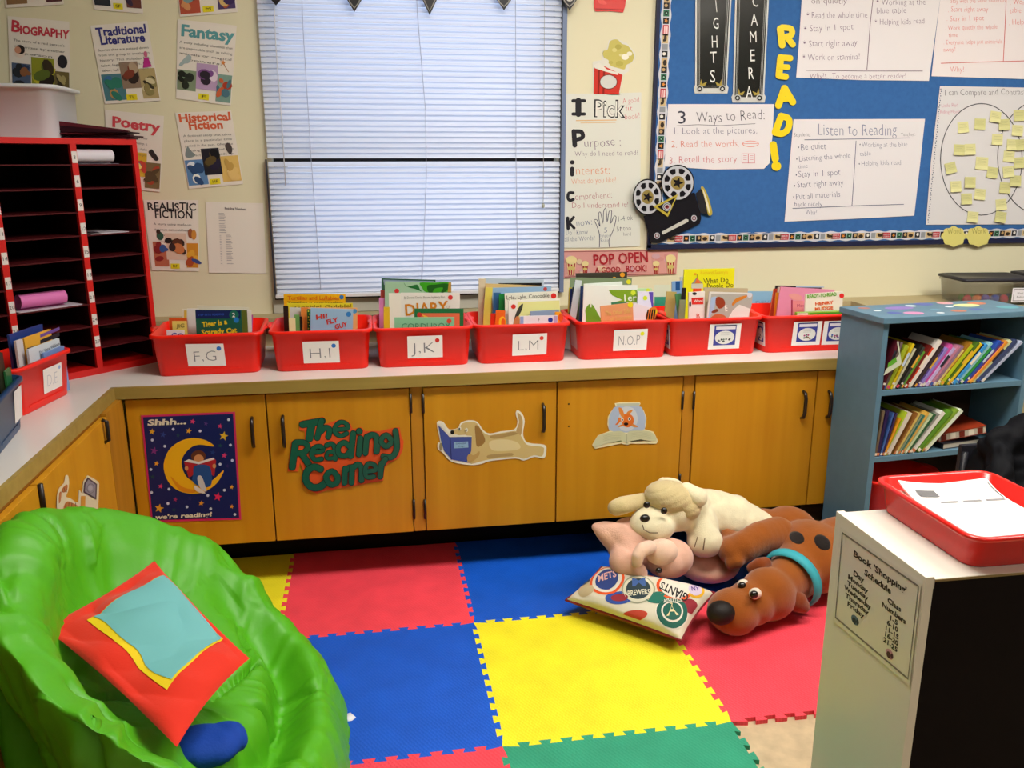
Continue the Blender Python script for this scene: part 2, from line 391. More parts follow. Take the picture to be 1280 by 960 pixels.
def door(par,x0,x1,handle=None,hinge=None):
    g=G();g.bbox(x0+.0025,DY,.183,x1-.0025,DY+.018,.703,DW,.002);d=g.make('door',par)
    if handle is not None:
        u,v0,v1=handle;p0=onY(u,v0,DY);p1=onY(u,v1,DY);g=G();x=p0.x
        z1,z0=p0.z,p1.z
        g.tube([(x,DY+.001,z1),(x,DY-.016,z1-.005),(x,DY-.022,z1-.022),(x,DY-.022,z0+.022),(x,DY-.016,z0+.005),(x,DY+.001,z0)],[.005,.006,.0065,.0065,.006,.005],BR_,8)
        g.make('handle',d)
    for (u,v0,v1) in hinge or []:
        p0=onY(u,v0,DY);p1=onY(u,v1,DY);g=G();g.tube([(p0.x,DY-.003,p0.z),(p0.x,DY-.003,p1.z)],.0048,BR_,8);g.make('hinge',d)
    return d
def unit(x0,x1,label):
    t=empty('base_cabinet',((x0+x1)/2,3.1,0),label,'cabinet','wooden base cabinets along the window wall')
    g=G();g.box(x0+.0003,DY+.019,.18,x1-.0003,3.38,.7119,DW2);g.make('carcass',t)
    g=G();g.box(x0,3.09,0,x1,3.36,.18,DK);g.make('plinth',t)
    return t
A=unit(-.80,xs['d'],'amber wood base cabinet with moon poster and green lettering on its doors')
door(A,xs['a'],xs['b'],(315,522,558),[(143.5,522,546)]);door(A,xs['b'],xs['c'],(353.5,520,558),[(513,492,516),(517,624,648)])
B=unit(xs['d'],xs['g'],'amber wood base cabinet with dog and goldfish cut-outs on its doors')
door(B,xs['d'],xs['e'],(678.7,505,539),[(528.5,492,516),(531,624,648)]);d4=door(B,xs['e'],xs['f'],None,[(853.5,489,511),(849.5,592,602)])
g=G()
for v in (505,533): p=onY(711,v,DY);g.sph((p.x,DY,p.z),(.003,.002,.003),DK)
g.make('screw_hole',d4)
C_=unit(xs['g'],1.715,'amber wood base cabinet with bare doors beside the blue bookcase')
door(C_,xs['g'],xs['h'],(1004.5,489,522),[(867.5,489,511)]);door(C_,xs['h'],xs['i'],(1036,489,521))
# stiles between units
for t,u0,u1 in ((A,'c','d'),(B,'f','g')):
    g=G();g.box(xs[u0]+.0015,DY+.004,.183,xs[u1]-.0015,DY+.0195,.711,wood('#b0761a','#c98a24',.5,.5));g.make('stile',t)
# left run
L_=empty('base_cabinet',(-1.1,1.9,0),'amber wood base cabinet under the left worktop behind the beanbag','cabinet','wooden base cabinets along the left wall')
g=G();g.box(-1.48,-.55,.18,LX-.019,2.8385,.7119,DW2);g.make('carcass',L_)
g=G();g.box(LX-.0185,2.6425,.183,LX-.001,2.8185,.711,wood('#a06a16','#b98022',.5,.5));g.make('stile',L_)
g=G();g.box(-1.45,-.55,0,-1.1,2.80,.18,DK);g.make('plinth',L_)
ys=onX(46,600,LX).y
for a,b,hd in ((ys-.46,ys,None),(ys,2.64,(127.5,525,553))):
    g=G();g.bbox(LX-.018,a+.0025,.183,LX,b-.0025,.703,DW,.002);d=g.make('door',L_)
    if hd:
        p0=onX(127.5,525,LX);p1=onX(130,554,LX);g=G();g.tube([(LX-.001,p0.y,p0.z),(LX+.012,p0.y,p0.z-.006),(LX+.012,p0.y,p1.z+.006),(LX-.001,p0.y,p1.z)],.006,BR_,8);g.make('handle',d)
        p0=onX(47,606,LX);g=G();g.tube([(LX+.004,p0.y+.004,p0.z),(LX+.004,p0.y+.004,p0.z-.09)],.007,BR_,8);g.make('hinge',d)
# ------------------------------------------------------------ foam mats
T_=.61;MX=.2776;MY=2.466
def edge(p,q,seed,sgn=1):
    # dovetail path from p to q along one tile side
    p=V(p).to_2d();q=V(q).to_2d();d=(q-p);L=d.length;d/=L;nrm=V((-d.y,d.x))*sgn;N=10;out=[p];a=.0085
    s=L/(N+1)
    for i in range(N):
        c=s*(i+1)
        for du,h in ((-s*.20,-1),(-s*.30,1),(s*.30,1),(s*.20,-1)): out.append(p+d*(c+du)+nrm*a*h*.9)
    out.append(q);return out
def tile(i,j,col,label):
    x0,y0=MX+i*T_,MY+j*T_;x1,y1=x0+T_,y0+T_
    b=edge((x0,y0),(x1,y0),0);r=edge((x1,y0),(x1,y1),0);t=edge((x0,y1),(x1,y1),0);l=edge((x0,y0),(x0,y1),0)
    if j==0: t=[V((x0,y1-.004)),V((x1,y1-.004))]
    pts=b[:-1]+r[:-1]+list(reversed(t))[:-1]+list(reversed(l))[:-1]
    g=G();g.prism([(p.x,p.y) for p in pts],.0005,.0125,foam(col));return g.make('foam_mat',None,label,'floor mat','interlocking foam floor mats')
R_,B_,Y_,GN='#f24858','#1158cc','#f2e62a','#2f9a78'
tile(-2,0,Y_,'yellow foam mat beside the beanbag, against the cabinets')
tile(-1,0,R_,'red foam mat in front of the green lettering door')
tile(0,0,B_,'blue foam mat in front of the reading dog door')
tile(1,0,B_,'blue foam mat mostly hidden beneath the stuffed animals')
tile(-1,-1,B_,'blue foam mat in the centre with a white paper scrap on it')
tile(0,-1,Y_,'yellow foam mat in front of the printed pillow')
tile(1,-1,R_,'red foam mat under the brown stuffed dog, beside bare floor')
tile(-2,-1,R_,'foam mat covered by the green beanbag')
tile(-1,-2,R_,'red foam mat at the bottom edge, nearest the camera')
tile(0,-2,GN,'green foam mat at the bottom edge beside the bare floor')
tile(-2,-2,Y_,'foam mat beneath the near side of the beanbag')
pp=[onZ(u,v,.0127) for u,v in ((427,895),(438,891),(445,897),(440,901),(430,903))]
g=G();g.loft([[p for p in pp],[p+V((0,0,.0012)) for p in pp]],m('#e8eaf2'));g.make('paper_scrap',None,'tiny white paper scrap on the blue mat beside the beanbag','paper')
# ------------------------------------------------------------ wall posters on the left
WF=wallF(WY-.001)
PW=m('#e6dfd6',.35,.4,coat=.1);INK=m('#6d6a68',.6);
def blobs(g,F,x0,y0,x1,y1,cols,n,seed,off):
    r=random.Random(seed)
    for k in range(n):
        rx=(x1-x0)*r.uniform(.12,.3);ry=(y1-y0)*r.uniform(.1,.26)
        cx=r.uniform(x0+rx,x1-rx);cy=r.uniform(y0+ry,y1-ry)
        g.poly(F,ell(cx,cy,rx,ry,9,r.uniform(0,3)),m(r.choice(cols),.5),off+.00025*(k+1))
def poster(corners,label,title,body,pics,extra=None,tagt='',name='genre_poster',W=74,H=102):
    F=quad(WF,corners,W,H)
    g=G();g.poly(F,rc(0,0,W,H),PW,.001,.0012)
    p=g.make(name,None,label,'poster','book genre posters on the left wall')
    g=G()
    for (t,x0,x1,y,h,c,st) in title:
        g.text(F,t,(x0,y),(x1,y+.8),h,m(c,.5),.003,st,.06)
    if title: g.make('title',p)
    if body:
        g=G()
        for k,t in enumerate(body[0]): g.text(F,t,(body[1]+ (0 if len(t)>15 else 12),body[2]+k*body[3]),(W-body[1]-(0 if len(t)>15 else 12),body[2]+k*body[3]+1),3.2,INK,.003,'n',.05)
        g.make('body_text',p)
    for k,(x0,y0,x1,y1,bg,cols) in enumerate(pics):
        g=G();g.poly(F,rc(x0,y0,x1,y1),m(bg,.4,.4),.003+.0004*(k==1));blobs(g,F,x0,y0,x1,y1,cols,7,k*13+int(y0),.0034+.0004*(k==1))
        g.make('cover_picture',p)
    for (nm,fn) in extra or []:
        g=G();fn(g,F);g.make(nm,p)
    if tagt:
        g=G();g.poly(F,rc(30,91.5,44,99),m('#e3d427'),.0036);g.text(F,tagt,(33,97),(41,97),4,BK,.0044);g.make('yellow_tag',p)
    return p
poster([(9.5,20),(86.5,27),(88,127),(13,118)],'Biography poster above the white tub',[('B',3,14,19,15,'#c0394a','x'),('IOGRAPHY',14,73,21,11,'#c0394a','x')],
  (["The story of a real person's","life written by another","person."],6,32,8),
  [(3,60,26,98,'#4a5a78',['#8a5a3a','#283a5a','#222831','#b06a3a']),(27,50,55,98,'#8f9428',['#c8c030','#3a3020','#5a6a28','#241c18']),(55,65,73,101,'#6d6038',['#8f8a58','#3a3428','#a89c68'])],
  [('portrait',lambda g,F:(g.poly(F,ell(13,45,7,8),m('#e8d8cc'),.0034),g.poly(F,ell(14,42,5.5,6),m('#2b2222'),.0038),g.poly(F,ell(11,43,4,4.5),m('#c98f74'),.0042))),('coin_picture',lambda g,F:g.poly(F,ell(65,52,6,8.5),m('#24242c'),.0034))])
poster([(112.5,32),(184,26),(201,126),(131,130)],'Traditional Literature poster left of the Fantasy poster',[('Traditional',6,71,14,11,'#36367e','x'),('Literature',9,67,25,11,'#36367e','x')],
  (['Stories that are passed down','from one group to another in','history. This includes folk','tales, legends, fables, fairy','tales, tall tales and myths.'],4,34,6.6),
  [(2,64,31,98,'#4a7a86',['#3a6aa0','#2f7a68','#b89058','#6a9a4a']),(28,50,52,84,'#8f7a68',['#5a4036','#b09a80','#7a3a2a','#302420']),(52,60,73,98,'#b3a070',['#3a3428','#8f8454','#d3c8a0'])],
  [('gown_picture',lambda g,F:(g.poly(F,[(62,46),(67,46),(70,58),(58,59)],m('#b52a84'),.0034),g.poly(F,ell(64.5,42,2.4,4),m('#c86a8a'),.0034)))],'TL')
poster([(222,24),(296,32),(288.5,132),(220,123)],'Fantasy poster beside the window blind',[('Fantasy',4,71,20,15,'#5a9aa0','x')],
  (['A story including elements that','are impossible such as talking','animals or magical','powers.'],3,30,7.2),
  [(1,64,26,90,'#7f8f74',['#1c2018','#23281f','#2a3026']),(26,53,54,86,'#b79ac0',['#2b2230','#e0d0e0','#7a4a8a','#d8b8a8']),(53,64,73,99,'#7a9a90',['#c2603a','#d8a070','#a83a20','#4a7080'])],
  [('unicorn_picture',lambda g,F:g.poly(F,smooth([(3,58),(9,50),(15,44),(19,47),(16,54),(10,56),(6,60)],3),m('#9fb0b4'),.0034)),('wand_picture',lambda g,F:(g.poly(F,star(60,49,4),m('#d98a4a'),.0034),g.stroke(F,[(61,51),(68,60)],.8,m('#b98a6a'),.0034)))],'F')
poster([(131,137),(205,145),(200,240),(135,234)],'Poetry poster partly hidden by the red mail sorter',[('Poetry',8,69,21,14,'#cf4a54','x')],
  (['written in verse to create','thoughts and feelings. It','often uses rhyme, rhythm','and strong images.'],20,33,7.5),
  [(30,52,54,84,'#d8b43a',['#3a5a9a','#c84a3a','#f0e080']),(52,64,73,98,'#7d6a48',['#5a4a34','#93854f','#3a3424','#a84a34'])],
  [('dancer_picture',lambda g,F:g.poly(F,smooth([(56,50),(60,46),(64,50),(70,58),(66,61),(60,56)],3),m('#2f2c2c'),.0034))])
poster([(219,141),(289,138),(304,230),(236,236)],'Historical Fiction poster above the plain white sheet',[('Historical',3,72,12,11,'#d2603c','x'),('Fiction',14,60,23,11,'#d2603c','x')],
  (['A fictional story that takes','place in a particular time','period in the past. Often the','setting is real, but the','characters are made up.'],5,33,6.6),
  [(1,64,28,98,'#5c86b8',['#e0e6ee','#2a4a78','#f0f0e8','#3a3438']),(25,50,49,86,'#1d1c2a',['#3a3020','#0e0e16','#5a4a28','#241f3a']),(48,62,73,97,'#dcb868',['#e8d098','#c09a50','#e2c078'])],
  [('ship_picture',lambda g,F:g.poly(F,smooth([(3,58),(8,46),(12,52),(17,58),(9,61)],3),m('#7f8a8c'),.0034)),('runner_picture',lambda g,F:g.poly(F,smooth([(58,48),(62,44),(66,47),(67,54),(64,60),(60,56)],3),m('#4a4040'),.0034))],'HF')
poster([(179,250),(248,250),(249,339),(190,338)],'Realistic Fiction poster beside the red mail sorter',[('REALISTIC',4,71,14,11,'#26242a','b'),('FICTION',13,66,26,12,'#26242a','b')],
  (['A story using made-up','characters that could happen','in real life.'],10,36,8),
  [(6,60,28,96,'#b86a50',['#3a5a9a','#e8e0d8','#8a2a2a','#203048']),(25,48,56,86,'#d9c0ae',['#241e1e','#5a3424','#c87a4a','#3a2a2a']),(55,62,73,97,'#cf8a28',['#e0a838','#a84a28','#e8c060','#3a4a8a'])],
  [('child_picture',lambda g,F:(g.poly(F,ell(18,52,5,6),m('#2f5a4a'),.0034),g.poly(F,ell(16,46,3,3.6),m('#3a2a24'),.0036))),('family_picture',lambda g,F:(g.poly(F,ell(62,48,3.6,7),m('#9a5a3a'),.0034),g.poly(F,ell(67,50,3.6,7),m('#c88a3a'),.0036)))],'RF')
p=poster([(257,252.5),(329,254),(333,342),(261,341)],'plain white sheet with small typed list below Historical Fiction',[('Reading Numbers',24,52,10,3.4,'#55505a','b')],None,[],name='typed_sheet')
p['group']='sheets on the left wall'
F=quad(WF,[(257,252.5),(329,254),(333,342),(261,341)],74,102)
g=G();
for k in range(30):
    y=16+k*2.5;g.stroke(F,[(17+(k>11)*7,y),(23+(k>11)*7+(k%3),y)],.7,m('#948e98'),.003);g.stroke(F,[(16,y),(18,y)],.6,m('#9a95a0'),.003)
g.make('typed_list',p)
poster([(-2,-92),(71,-98),(80,5.5),(7,10)],'poster cut off at the top left corner, above Biography',[],None,[(2,60,28,98,'#8a6a4a',['#3a3a5a','#b05030']),(28,55,52,92,'#3a3040',['#6a2a4a','#241c30']),(52,60,72,98,'#5a3038',['#8a4a3a','#2a2030'])])
poster([(98,-90),(172,-86),(179,17),(118,12)],'poster cut off at the top, above Traditional Literature',[],None,[(2,60,26,96,'#2c3038',['#50404a','#1c2028']),(50,58,72,96,'#6a3a34',['#3a2a40','#b05a4a','#d0a060'])],None,'SF')
poster([(214,-82),(286,-88),(297,15),(225,21)],'poster cut off at the top, above Fantasy',[],None,[(1,66,27,99,'#b2503a',['#7a9a9a','#3a2a2a','#d09060']),(50,60,72,97,'#4a3a6a',['#b05a3a','#d0b070','#3a2a5a'])],None,'M')
# ============================================================ right part of the back wall
BY=WY-.014
BF=wallF(BY)
bb=empty('bulletin_board',(2.1,WY-.007,1.09),'blue fabric bulletin board with film-themed scalloped border','bulletin board')
bx0,bz0,bx1,bz1=1.118,1.100,3.6,2.5
g=G();g.box(bx0,BY,bz0,bx1,WY-.0005,bz1,m('#38649f',.9,.1,bump=.15,bscale=500,var=.06,vscale=60));g.make('panel',bb)
g=G();NV=m('#1d2140',.5)
for a in ((bx0-.006,bz0-.006,bx1+.006,bz0+.014),(bx0-.006,bz0,bx0+.008,bz1)): g.box(a[0],BY-.003,a[1],a[2],WY-.0004,a[3],NV)
g.make('frame',bb)
g=G();WB=m('#c9ccd6',.3,.4,coat=.2)
Bx=axes((0,BY,0),(1,0,0),(0,0,1),(0,-1,0))
def strip(hor):
    a0=(bx0+.02) ; N=60;L=[];R=[]
    c=(bz0+.036) if hor else (bx0+.032)
    s0,s1=(bx0+.006,bx1-.02) if hor else (bz0+.02,bz1)
    n=int((s1-s0)/.011)
    for k in range(n+1):
        s=s0+(s1-s0)*k/n;w=.0185+.0028*math.sin(s*2*PI/.07)
        L.append((s,c-w) if hor else (c-w,s));R.append((s,c+w) if hor else (c+w,s))
    g.poly(Bx,L+list(reversed(R)),WB,.0012,.0008)
    cols=['#1c1a1e','#8f9298','#c9b084','#b9363e','#1c1a1e','#2f6f52','#1c1a1e','#c8a878']
    k=0;s=s0+.03;o=.0024
    while s<s1-.03:
        q=k%8;w=.0145
        def P(a,b): return (s+a,c+b) if hor else (c-b,s+a)
        cc=cols[q]; hw={3:.019,2:.017,7:.016,1:.01}.get(q,.0115)
        g.poly(Bx,[P(-hw,-w*.8),P(hw,-w*.8),P(hw,w*.8),P(-hw,w*.8)],m(cc,.4),o)
        if q==3:
            for zz in (.004,-.005): g.poly(Bx,[P(-.014,zz-.003),P(.014,zz-.003),P(.014,zz+.003),P(-.014,zz+.003)],m('#e8c8c8',.4),o+.0004)
            if hor:
                for tt,zz in (('DOUBLE',.0015),('FEATURE',-.0075)): g.text(Bx,tt,(s-.013,c+zz),(s+.013,c+zz),.0055,m('#8d1c26'),o+.0008,'b',up=(0,1))
        elif q in (0,6): g.poly(Bx,[P(*e) for e in ell(.001,.002,.006,.007,10)],m('#ded8d0' if q==0 else '#b99868',.4),o+.0004)
        elif q==4: g.poly(Bx,[P(*e) for e in star(0,0,.0085)],m('#d88a3a',.4),o+.0004)
        elif q==5: g.poly(Bx,[P(*e) for e in ell(0,0,.008,.008,14)],m('#15191a'),o+.0004);g.poly(Bx,[P(*e) for e in ell(0,0,.0035,.0035,10)],m('#7fb89a'),o+.0008)
        elif q==2: g.poly(Bx,[P(*e) for e in ell(.002,0,.012,.006,10)],m('#3a2b1e'),o+.0004);g.poly(Bx,[P(*e) for e in ell(-.006,.005,.005,.004,10)],m('#241b16'),o+.0006)
        elif q==7: g.poly(Bx,[P(*e) for e in ell(0,-.002,.011,.008,8)],m('#2c1f18'),o+.0004)
        s+=hw+.013+{2:.006,3:.0}.get((k+1)%8,.002);k+=1
strip(True);strip(False)
g.make('scalloped_border',bb)
CF=wallF(BY-.001)
MK=lambda h:m(h,.6,.2)
PAPER=m('#dcd8dc',.55,.3)
def sheetpx(F,pts,mt,name,label,cat,group=None,th=.0015,off=.0005): g=G();g.poly(F,pts,mt,off,th);return g.make(name,None,label,cat,group)
def lines(par,F,L,name='handwriting',off=.0026,jit=.07):
    g=G()
    for (t,x0,y0,x1,y1,h,c,st) in L: g.text(F,t,(x0,y0),(x1,y1),h,MK(c),off,st,jit)
    return g.make(name,par)
def rules(par,F,L,c,w=.7,off=.0026,name='ruled_line'):
    for l in L: g=G();g.stroke(F,l,w,MK(c),off);g.make(name,par)
# 3 ways to read
c=crop(CF,810,0,4.172)
s=sheetpx(c,[(105,543),(657,543),(650,700),(634,850),(605,880),(340,884),(85,868)],PAPER,'ways_to_read_chart','white chart headed 3 Ways to Read above the film camera','chart','handwritten charts on the blue board')
lines(s,c,[('3',150,640,205,640,70,'#3a3a48','n'),('Ways to Read:',252,640,612,622,58,'#3a3a48','t')],'heading')
lines(s,c,[('1. Look at the pictures.',128,700,572,694,36,'#3f3f66','t')],'blue_handwriting');lines(s,c,[('2. Read the words.',120,770,478,764,37,'#d06a52','t'),],'orange_handwriting');lines(s,c,[('3. Retell the story',108,852,465,845,38,'#c0505a','t')],'red_handwriting')
g=G();g.stroke(c,[(150,656),(260,650),(380,655),(560,645)],2.5,MK('#4a4a58'),.0026)
g.stroke(c,ell(535,750,42,15),3,MK('#d97a66'),.0026,True);g.stroke(c,[(495,750),(575,748)],2.5,MK('#d97a66'),.0026)
g.stroke(c,rc(490,802,557,850),3,MK('#c8606a'),.0026,True);g.stroke(c,[(523,800),(523,852)],3,MK('#c8606a'),.0026)
for y in (812,822,832): g.stroke(c,[(497,y),(515,y)],2,MK('#c8606a'),.0026);g.stroke(c,[(531,y),(549,y)],2,MK('#c8606a'),.0026)
g.make('doodle',s)
# vertical film signs
SIL=m('#b9bab8',.25,.5,coat=.3);BLK=m('#1b1c19',.22,.5,coat=.4)
def filmsign(tl,tr,br,bl,word,xs_,label,extraC=None):
    g=G();g.poly(c,[tl,tr,(br[0],br[1]-45),(br[0]+8,br[1]-30),(br[0]+2,br[1]),(bl[0]-2,bl[1]),(bl[0]-8,bl[1]-30),(bl[0],bl[1]-45)],m('#c7c9c6',.3,.4,coat=.3),.0005,.002);s=g.make('film_sign',None,label,'sign','black silver-edged film signs')
    def ins(k,kb): return [(tl[0]+k,tl[1]+k),(tr[0]-k,tr[1]+k),(br[0]-k,br[1]-kb),(bl[0]+k,bl[1]-kb)]
    g=G();g.poly(c,ins(9,28),BLK,.003);g.make('black_panel',s)
    g=G();g.stroke(c,ins(16,34),2.4,SIL,.0036,True);g.stroke(c,ins(23,40),1.6,SIL,.0036,True)
    for x,y in ((bl[0]+24,bl[1]-24),(br[0]-24,br[1]-24)):
        g.poly(c,ell(x,y,19,19),SIL,.0036);g.poly(c,ell(x,y,13,13),BLK,.004);g.poly(c,ell(x,y,7,7),SIL,.0044)
        sg=1 if x<(bl[0]+br[0])/2 else -1
        g.poly(c,[(x,y-18),(x+6*sg,y-50),(x+14*sg,y-26),(x+38*sg,y-36),(x+26*sg,y-14)],m('#a08c3c',.4),.0038)
    g.make('silver_frame',s)
    g=G()
    for ch,(x,y,hw,h) in zip(word,xs_): g.text(c,ch,(x-hw,y+h/2),(x+hw,y+h/2-1),h,m('#d9d9d6',.4),.005,'n')
    g.make('lettering',s)
filmsign((248,-320),(452,-320),(412,487),(246,487),'LIGHTS',[(362,-155,16,60),(359,30,5,66),(355,120,17,62),(348,215,18,66),(342,297,18,62),(338,396,15,68)],'black film sign reading LIGHTS beside the scalloped border')
filmsign((462,-300),(645,-300),(606,535),(443,535),'CAMERA',[(560,5,17,60),(555,102,18,64),(549,190,21,62),(545,287,15,66),(537,380,16,66),(529,478,17,66)],'black film sign reading CAMERA beside the yellow letters')
# READ! letters
YL=m('#e9cf1e',.35,.4,coat=.15);YE=m('#cdb01a',.4)
for ch,ds,ps in (('R','topmost letter R',[([(690,150),(700,235)],36),([(700,143),(745,150),(747,182),(702,196)],32),([(728,198),(755,232)],32)]),
 ('E','letter E',[([(692,300),(683,395)],36),([(692,300),(742,303)],32),([(690,348),(730,350)],28),([(685,395),(718,400)],34)]),
 ('A','letter A',[([(712,460),(680,550)],36),([(712,460),(755,532)],36),([(698,520),(738,515)],26)]),
 ('D','letter D',[([(695,605),(663,690)],36),([(697,605),(735,622),(730,672),(700,697),(668,692)],34)]),
 ('!','exclamation mark',[([(653,755),(664,828)],38),([(668,866),(671,867)],48)])):
    g=G()
    for k,(p_,w_) in enumerate(ps): g.fat(c,p_,w_,YL,.001+.0005*k,.003)
    g.make('yellow_letter' if ch!='!' else 'yellow_exclamation_mark',None,'puffy yellow cut-out '+ds+' of the word READ on the blue board','letter','yellow cut-out letters spelling READ')
# other charts
c=crop(CF,970,0,3.097)
s=sheetpx(c,[(68,462),(577,460),(556,650),(535,835),(280,848),(33,858),(52,640)],PAPER,'reading_chart','white chart headed Listen to Reading under the purple chart','chart','handwritten charts on the blue board')
BL='#4a5278'
lines(s,c,[('Listen to Reading',160,524,468,524,48,'#6c7492','t')],'heading')
lines(s,c,[('Student:',68,530,135,528,17,'#4d4d58','t'),('Teacher:',483,528,540,526,15,'#4d4d58','t'),('.',85,573,90,573,30,'#39405c','b'),('Be quiet',95,582,195,576,28,BL,'t'),('.',78,618,83,618,30,'#39405c','b'),('Listening the whole',88,624,290,612,22,BL,'t'),('time',86,652,124,650,18,BL,'t'),('.',76,680,81,680,30,'#39405c','b'),('Stay in 1 spot',86,687,250,677,25,BL,'t'),('.',70,722,75,722,30,'#39405c','b'),('Start right away',82,727,262,716,25,BL,'t'),('.',66,765,71,765,30,'#39405c','b'),('Put all materials',76,772,250,762,24,BL,'t'),('back nicely',70,800,180,798,20,BL,'t'),('Why?',115,832,160,830,20,BL,'t'),
 ('.',323,560,328,560,26,'#39405c','b'),('Working at the blue',332,570,510,567,20,BL,'t'),('table',325,603,368,602,18,BL,'t'),('.',320,635,325,635,26,'#39405c','b'),('Helping kids read',330,642,485,637,20,BL,'t')])
rules(s,c,[[(110,541),(310,538),(518,534)],[(310,545),(302,680),(294,796)],[(64,807),(300,797),(495,791)]],'#4a5272',2.4)
PU='#64466a'
s=sheetpx(c,[(112,-200),(655,-200),(635,0),(592,313),(330,310),(78,300),(90,150)],m('#ded9dc',.55),'reading_chart','white chart in purple ink saying Read the whole time','chart','handwritten charts on the blue board')
lines(s,c,[('on quietly',135,14,275,14,24,'#6a4a66','t'),('* Read the whole time',118,72,355,68,26,PU,'t'),('* Stay in 1 spot',108,124,300,114,26,PU,'t'),('* Start right away',105,182,315,176,26,PU,'t'),('* Work on stamina!',103,235,326,230,26,PU,'t'),('Why?!....To become a better reader!',130,304,505,304,22,'#7a4a72','t'),
 ('* Working at the',388,20,580,18,25,PU,'t'),('blue table',388,52,506,50,24,PU,'t'),('* Helping kids read',382,96,576,92,24,PU,'t'),
 ('Read to Self',190,-120,500,-120,48,'#5f4a66','t')])
rules(s,c,[[(117,272),(340,275),(568,275)],[(385,-90),(365,90),(352,270)]],'#5d4058',2.4)
RE='#d65a52'
s=sheetpx(c,[(660,-200),(1270,-200),(1270,330),(960,306),(602,295),(618,140)],m('#e2dadc',.55),'reading_chart','white chart in red ink at the top right corner','chart','handwritten charts on the blue board')
lines(s,c,[('Stay with the same materials',675,12,890,8,18,RE,'t'),('. Start right away',665,46,822,44,21,RE,'t'),('. Stay in 1 spot',660,82,806,78,21,RE,'t'),('. Work quietly the whole',655,116,858,112,19,RE,'t'),('time',668,143,705,142,17,RE,'t'),('. Everyone helps put materials',648,172,876,168,18,RE,'t'),('away!',648,199,696,198,18,RE,'t'),('Why?',675,280,730,278,22,'#d2706a','t'),('. Working at the blue',905,18,1110,16,22,RE,'t'),('table',905,50,950,50,22,RE,'t'),('. Helping kids read',900,96,1090,92,22,RE,'t')])
rules(s,c,[[(638,245),(800,240),(1100,232)],[(893,-40),(886,120),(880,236)]],'#c8403c',2.4)
s=sheetpx(c,[(635,333),(900,338),(1260,345),(1255,880),(1000,868),(580,870),(600,620)],m('#d3d1d4',.55),'venn_chart','white Compare and Contrast chart with two ovals of sticky notes','chart','handwritten charts on the blue board')
lines(s,c,[('I can Compare and Contrast the',652,370,1010,366,25,'#3c3c44','t'),('Little Red',640,416,706,412,15,'#d27a96','t'),('Riding Hood',634,440,712,438,15,'#d27a96','t'),])
g=G();g.stroke(c,ell(795,617,158,216,48),3.2,MK('#3c3c44'),.0026,True);g.stroke(c,ell(1030,610,172,222,48),3.2,MK('#3c3c44'),.0026,True);g.make('venn_ovals',s)
g=G()
for k in range(60): t=k/59;g.poly(c,ell(638-50*t+(2 if k%2 else 0),345+515*t,2.2,2.6,6),m('#3a4a6a'),.0024)
g.make('torn_holes',s)
STK=m('#c9c78c',.6,.2);STK2=m('#d5d29a',.6,.2)
notes=[(725,493,-6,'top left in the left oval'),(790,480,2,'top middle in the left oval'),(850,452,8,'at the top of the left oval by its right rim'),(884,482,-4,'upper right in the left oval, beside the overlap'),(857,540,3,'right side of the left oval, under the top pair'),(710,580,2,'second row of the left oval, left of two touching ones'),(752,578,-2,'second row of the left oval, right of two touching ones'),(677,650,-14,'far left in the left oval, tilted'),(797,632,4,'middle of the left oval, right of centre'),(838,668,8,'right of centre in the left oval, leaning'),(697,722,-3,'lower left in the left oval'),(752,706,1,'dark-edged one at the centre bottom of the left oval'),(790,752,5,'lower right in the left oval'),(738,770,-2,'low in the left oval, overlapping its neighbour'),(762,840,6,'below the left oval, over its line'),(870,840,10,'hanging below the overlap of the ovals'),(872,792,-5,'at the bottom of the overlap'),(887,727,4,'lowest inside the overlap column'),(900,665,-6,'lower middle of the overlap column'),(928,700,3,'lower right of the overlap column'),(902,605,5,'middle of the overlap column, left'),(942,630,-4,'middle of the overlap column, right'),(915,560,2,'upper middle of the overlap column'),(950,560,-6,'right edge of the frame, mid height'),(935,505,4,'upper part of the overlap column'),(942,447,-3,'top of the overlap column')]
for k,(x,y,a,ds) in enumerate(notes):
    a=math.radians(a);ca,sa=math.cos(a),math.sin(a);h=21 if k!=8 else 24;lift=.0026+.0009*(k%4)
    pt=lambda dx_,dy_:(x+dx_*ca-dy_*sa,y+dx_*sa+dy_*ca)
    P=[c(*pt(-h,-h),lift),c(*pt(h,-h),lift),c(*pt(h,h*.4),lift+.001),c(*pt(h,h),lift+.005),c(*pt(-h,h),lift+.005),c(*pt(-h,h*.4),lift+.001)]
    g=G();g.add(P+[p+V((0,.0006,0)) for p in P],[(0,1,2,5),(5,2,3,4),(6,7,8,11),(11,8,9,10),(0,6,7,1),(3,4,10,9)],STK if k%2 else STK2)
    for q in range(4): g.stroke(lambda a_,b_,o=0:c(*pt(a_,b_),lift+.0008),[(-h+6,-h+9+q*6),(h-6-(q%2)*5,-h+9+q*6)],.9,m('#a7a578'),0)
    g.make('sticky_note',None,'pale yellow sticky note '+ds,'sticky note','sticky notes on the compare chart')
for x,w_,n_ in ((688,'Word','left'),(783,'Work','right')):
    P=[]
    for k in range(48): t=2*PI*k/48;rr_=1+.07*math.cos(8*t);P.append((x+46*rr_*math.cos(t),915+38*rr_*math.sin(t)))
    g=G();g.poly(c,P,m('#d8cf7a',.5),.003,.0015);o=g.make('scalloped_card',None,'yellow scalloped card reading '+w_+' over the board\'s lower border','card','yellow scalloped cards')
    g=G();g.text(c,w_,(x-24,908),(x+30,904),26,m('#7d7430'),.0052,'t');g.make('lettering',o)
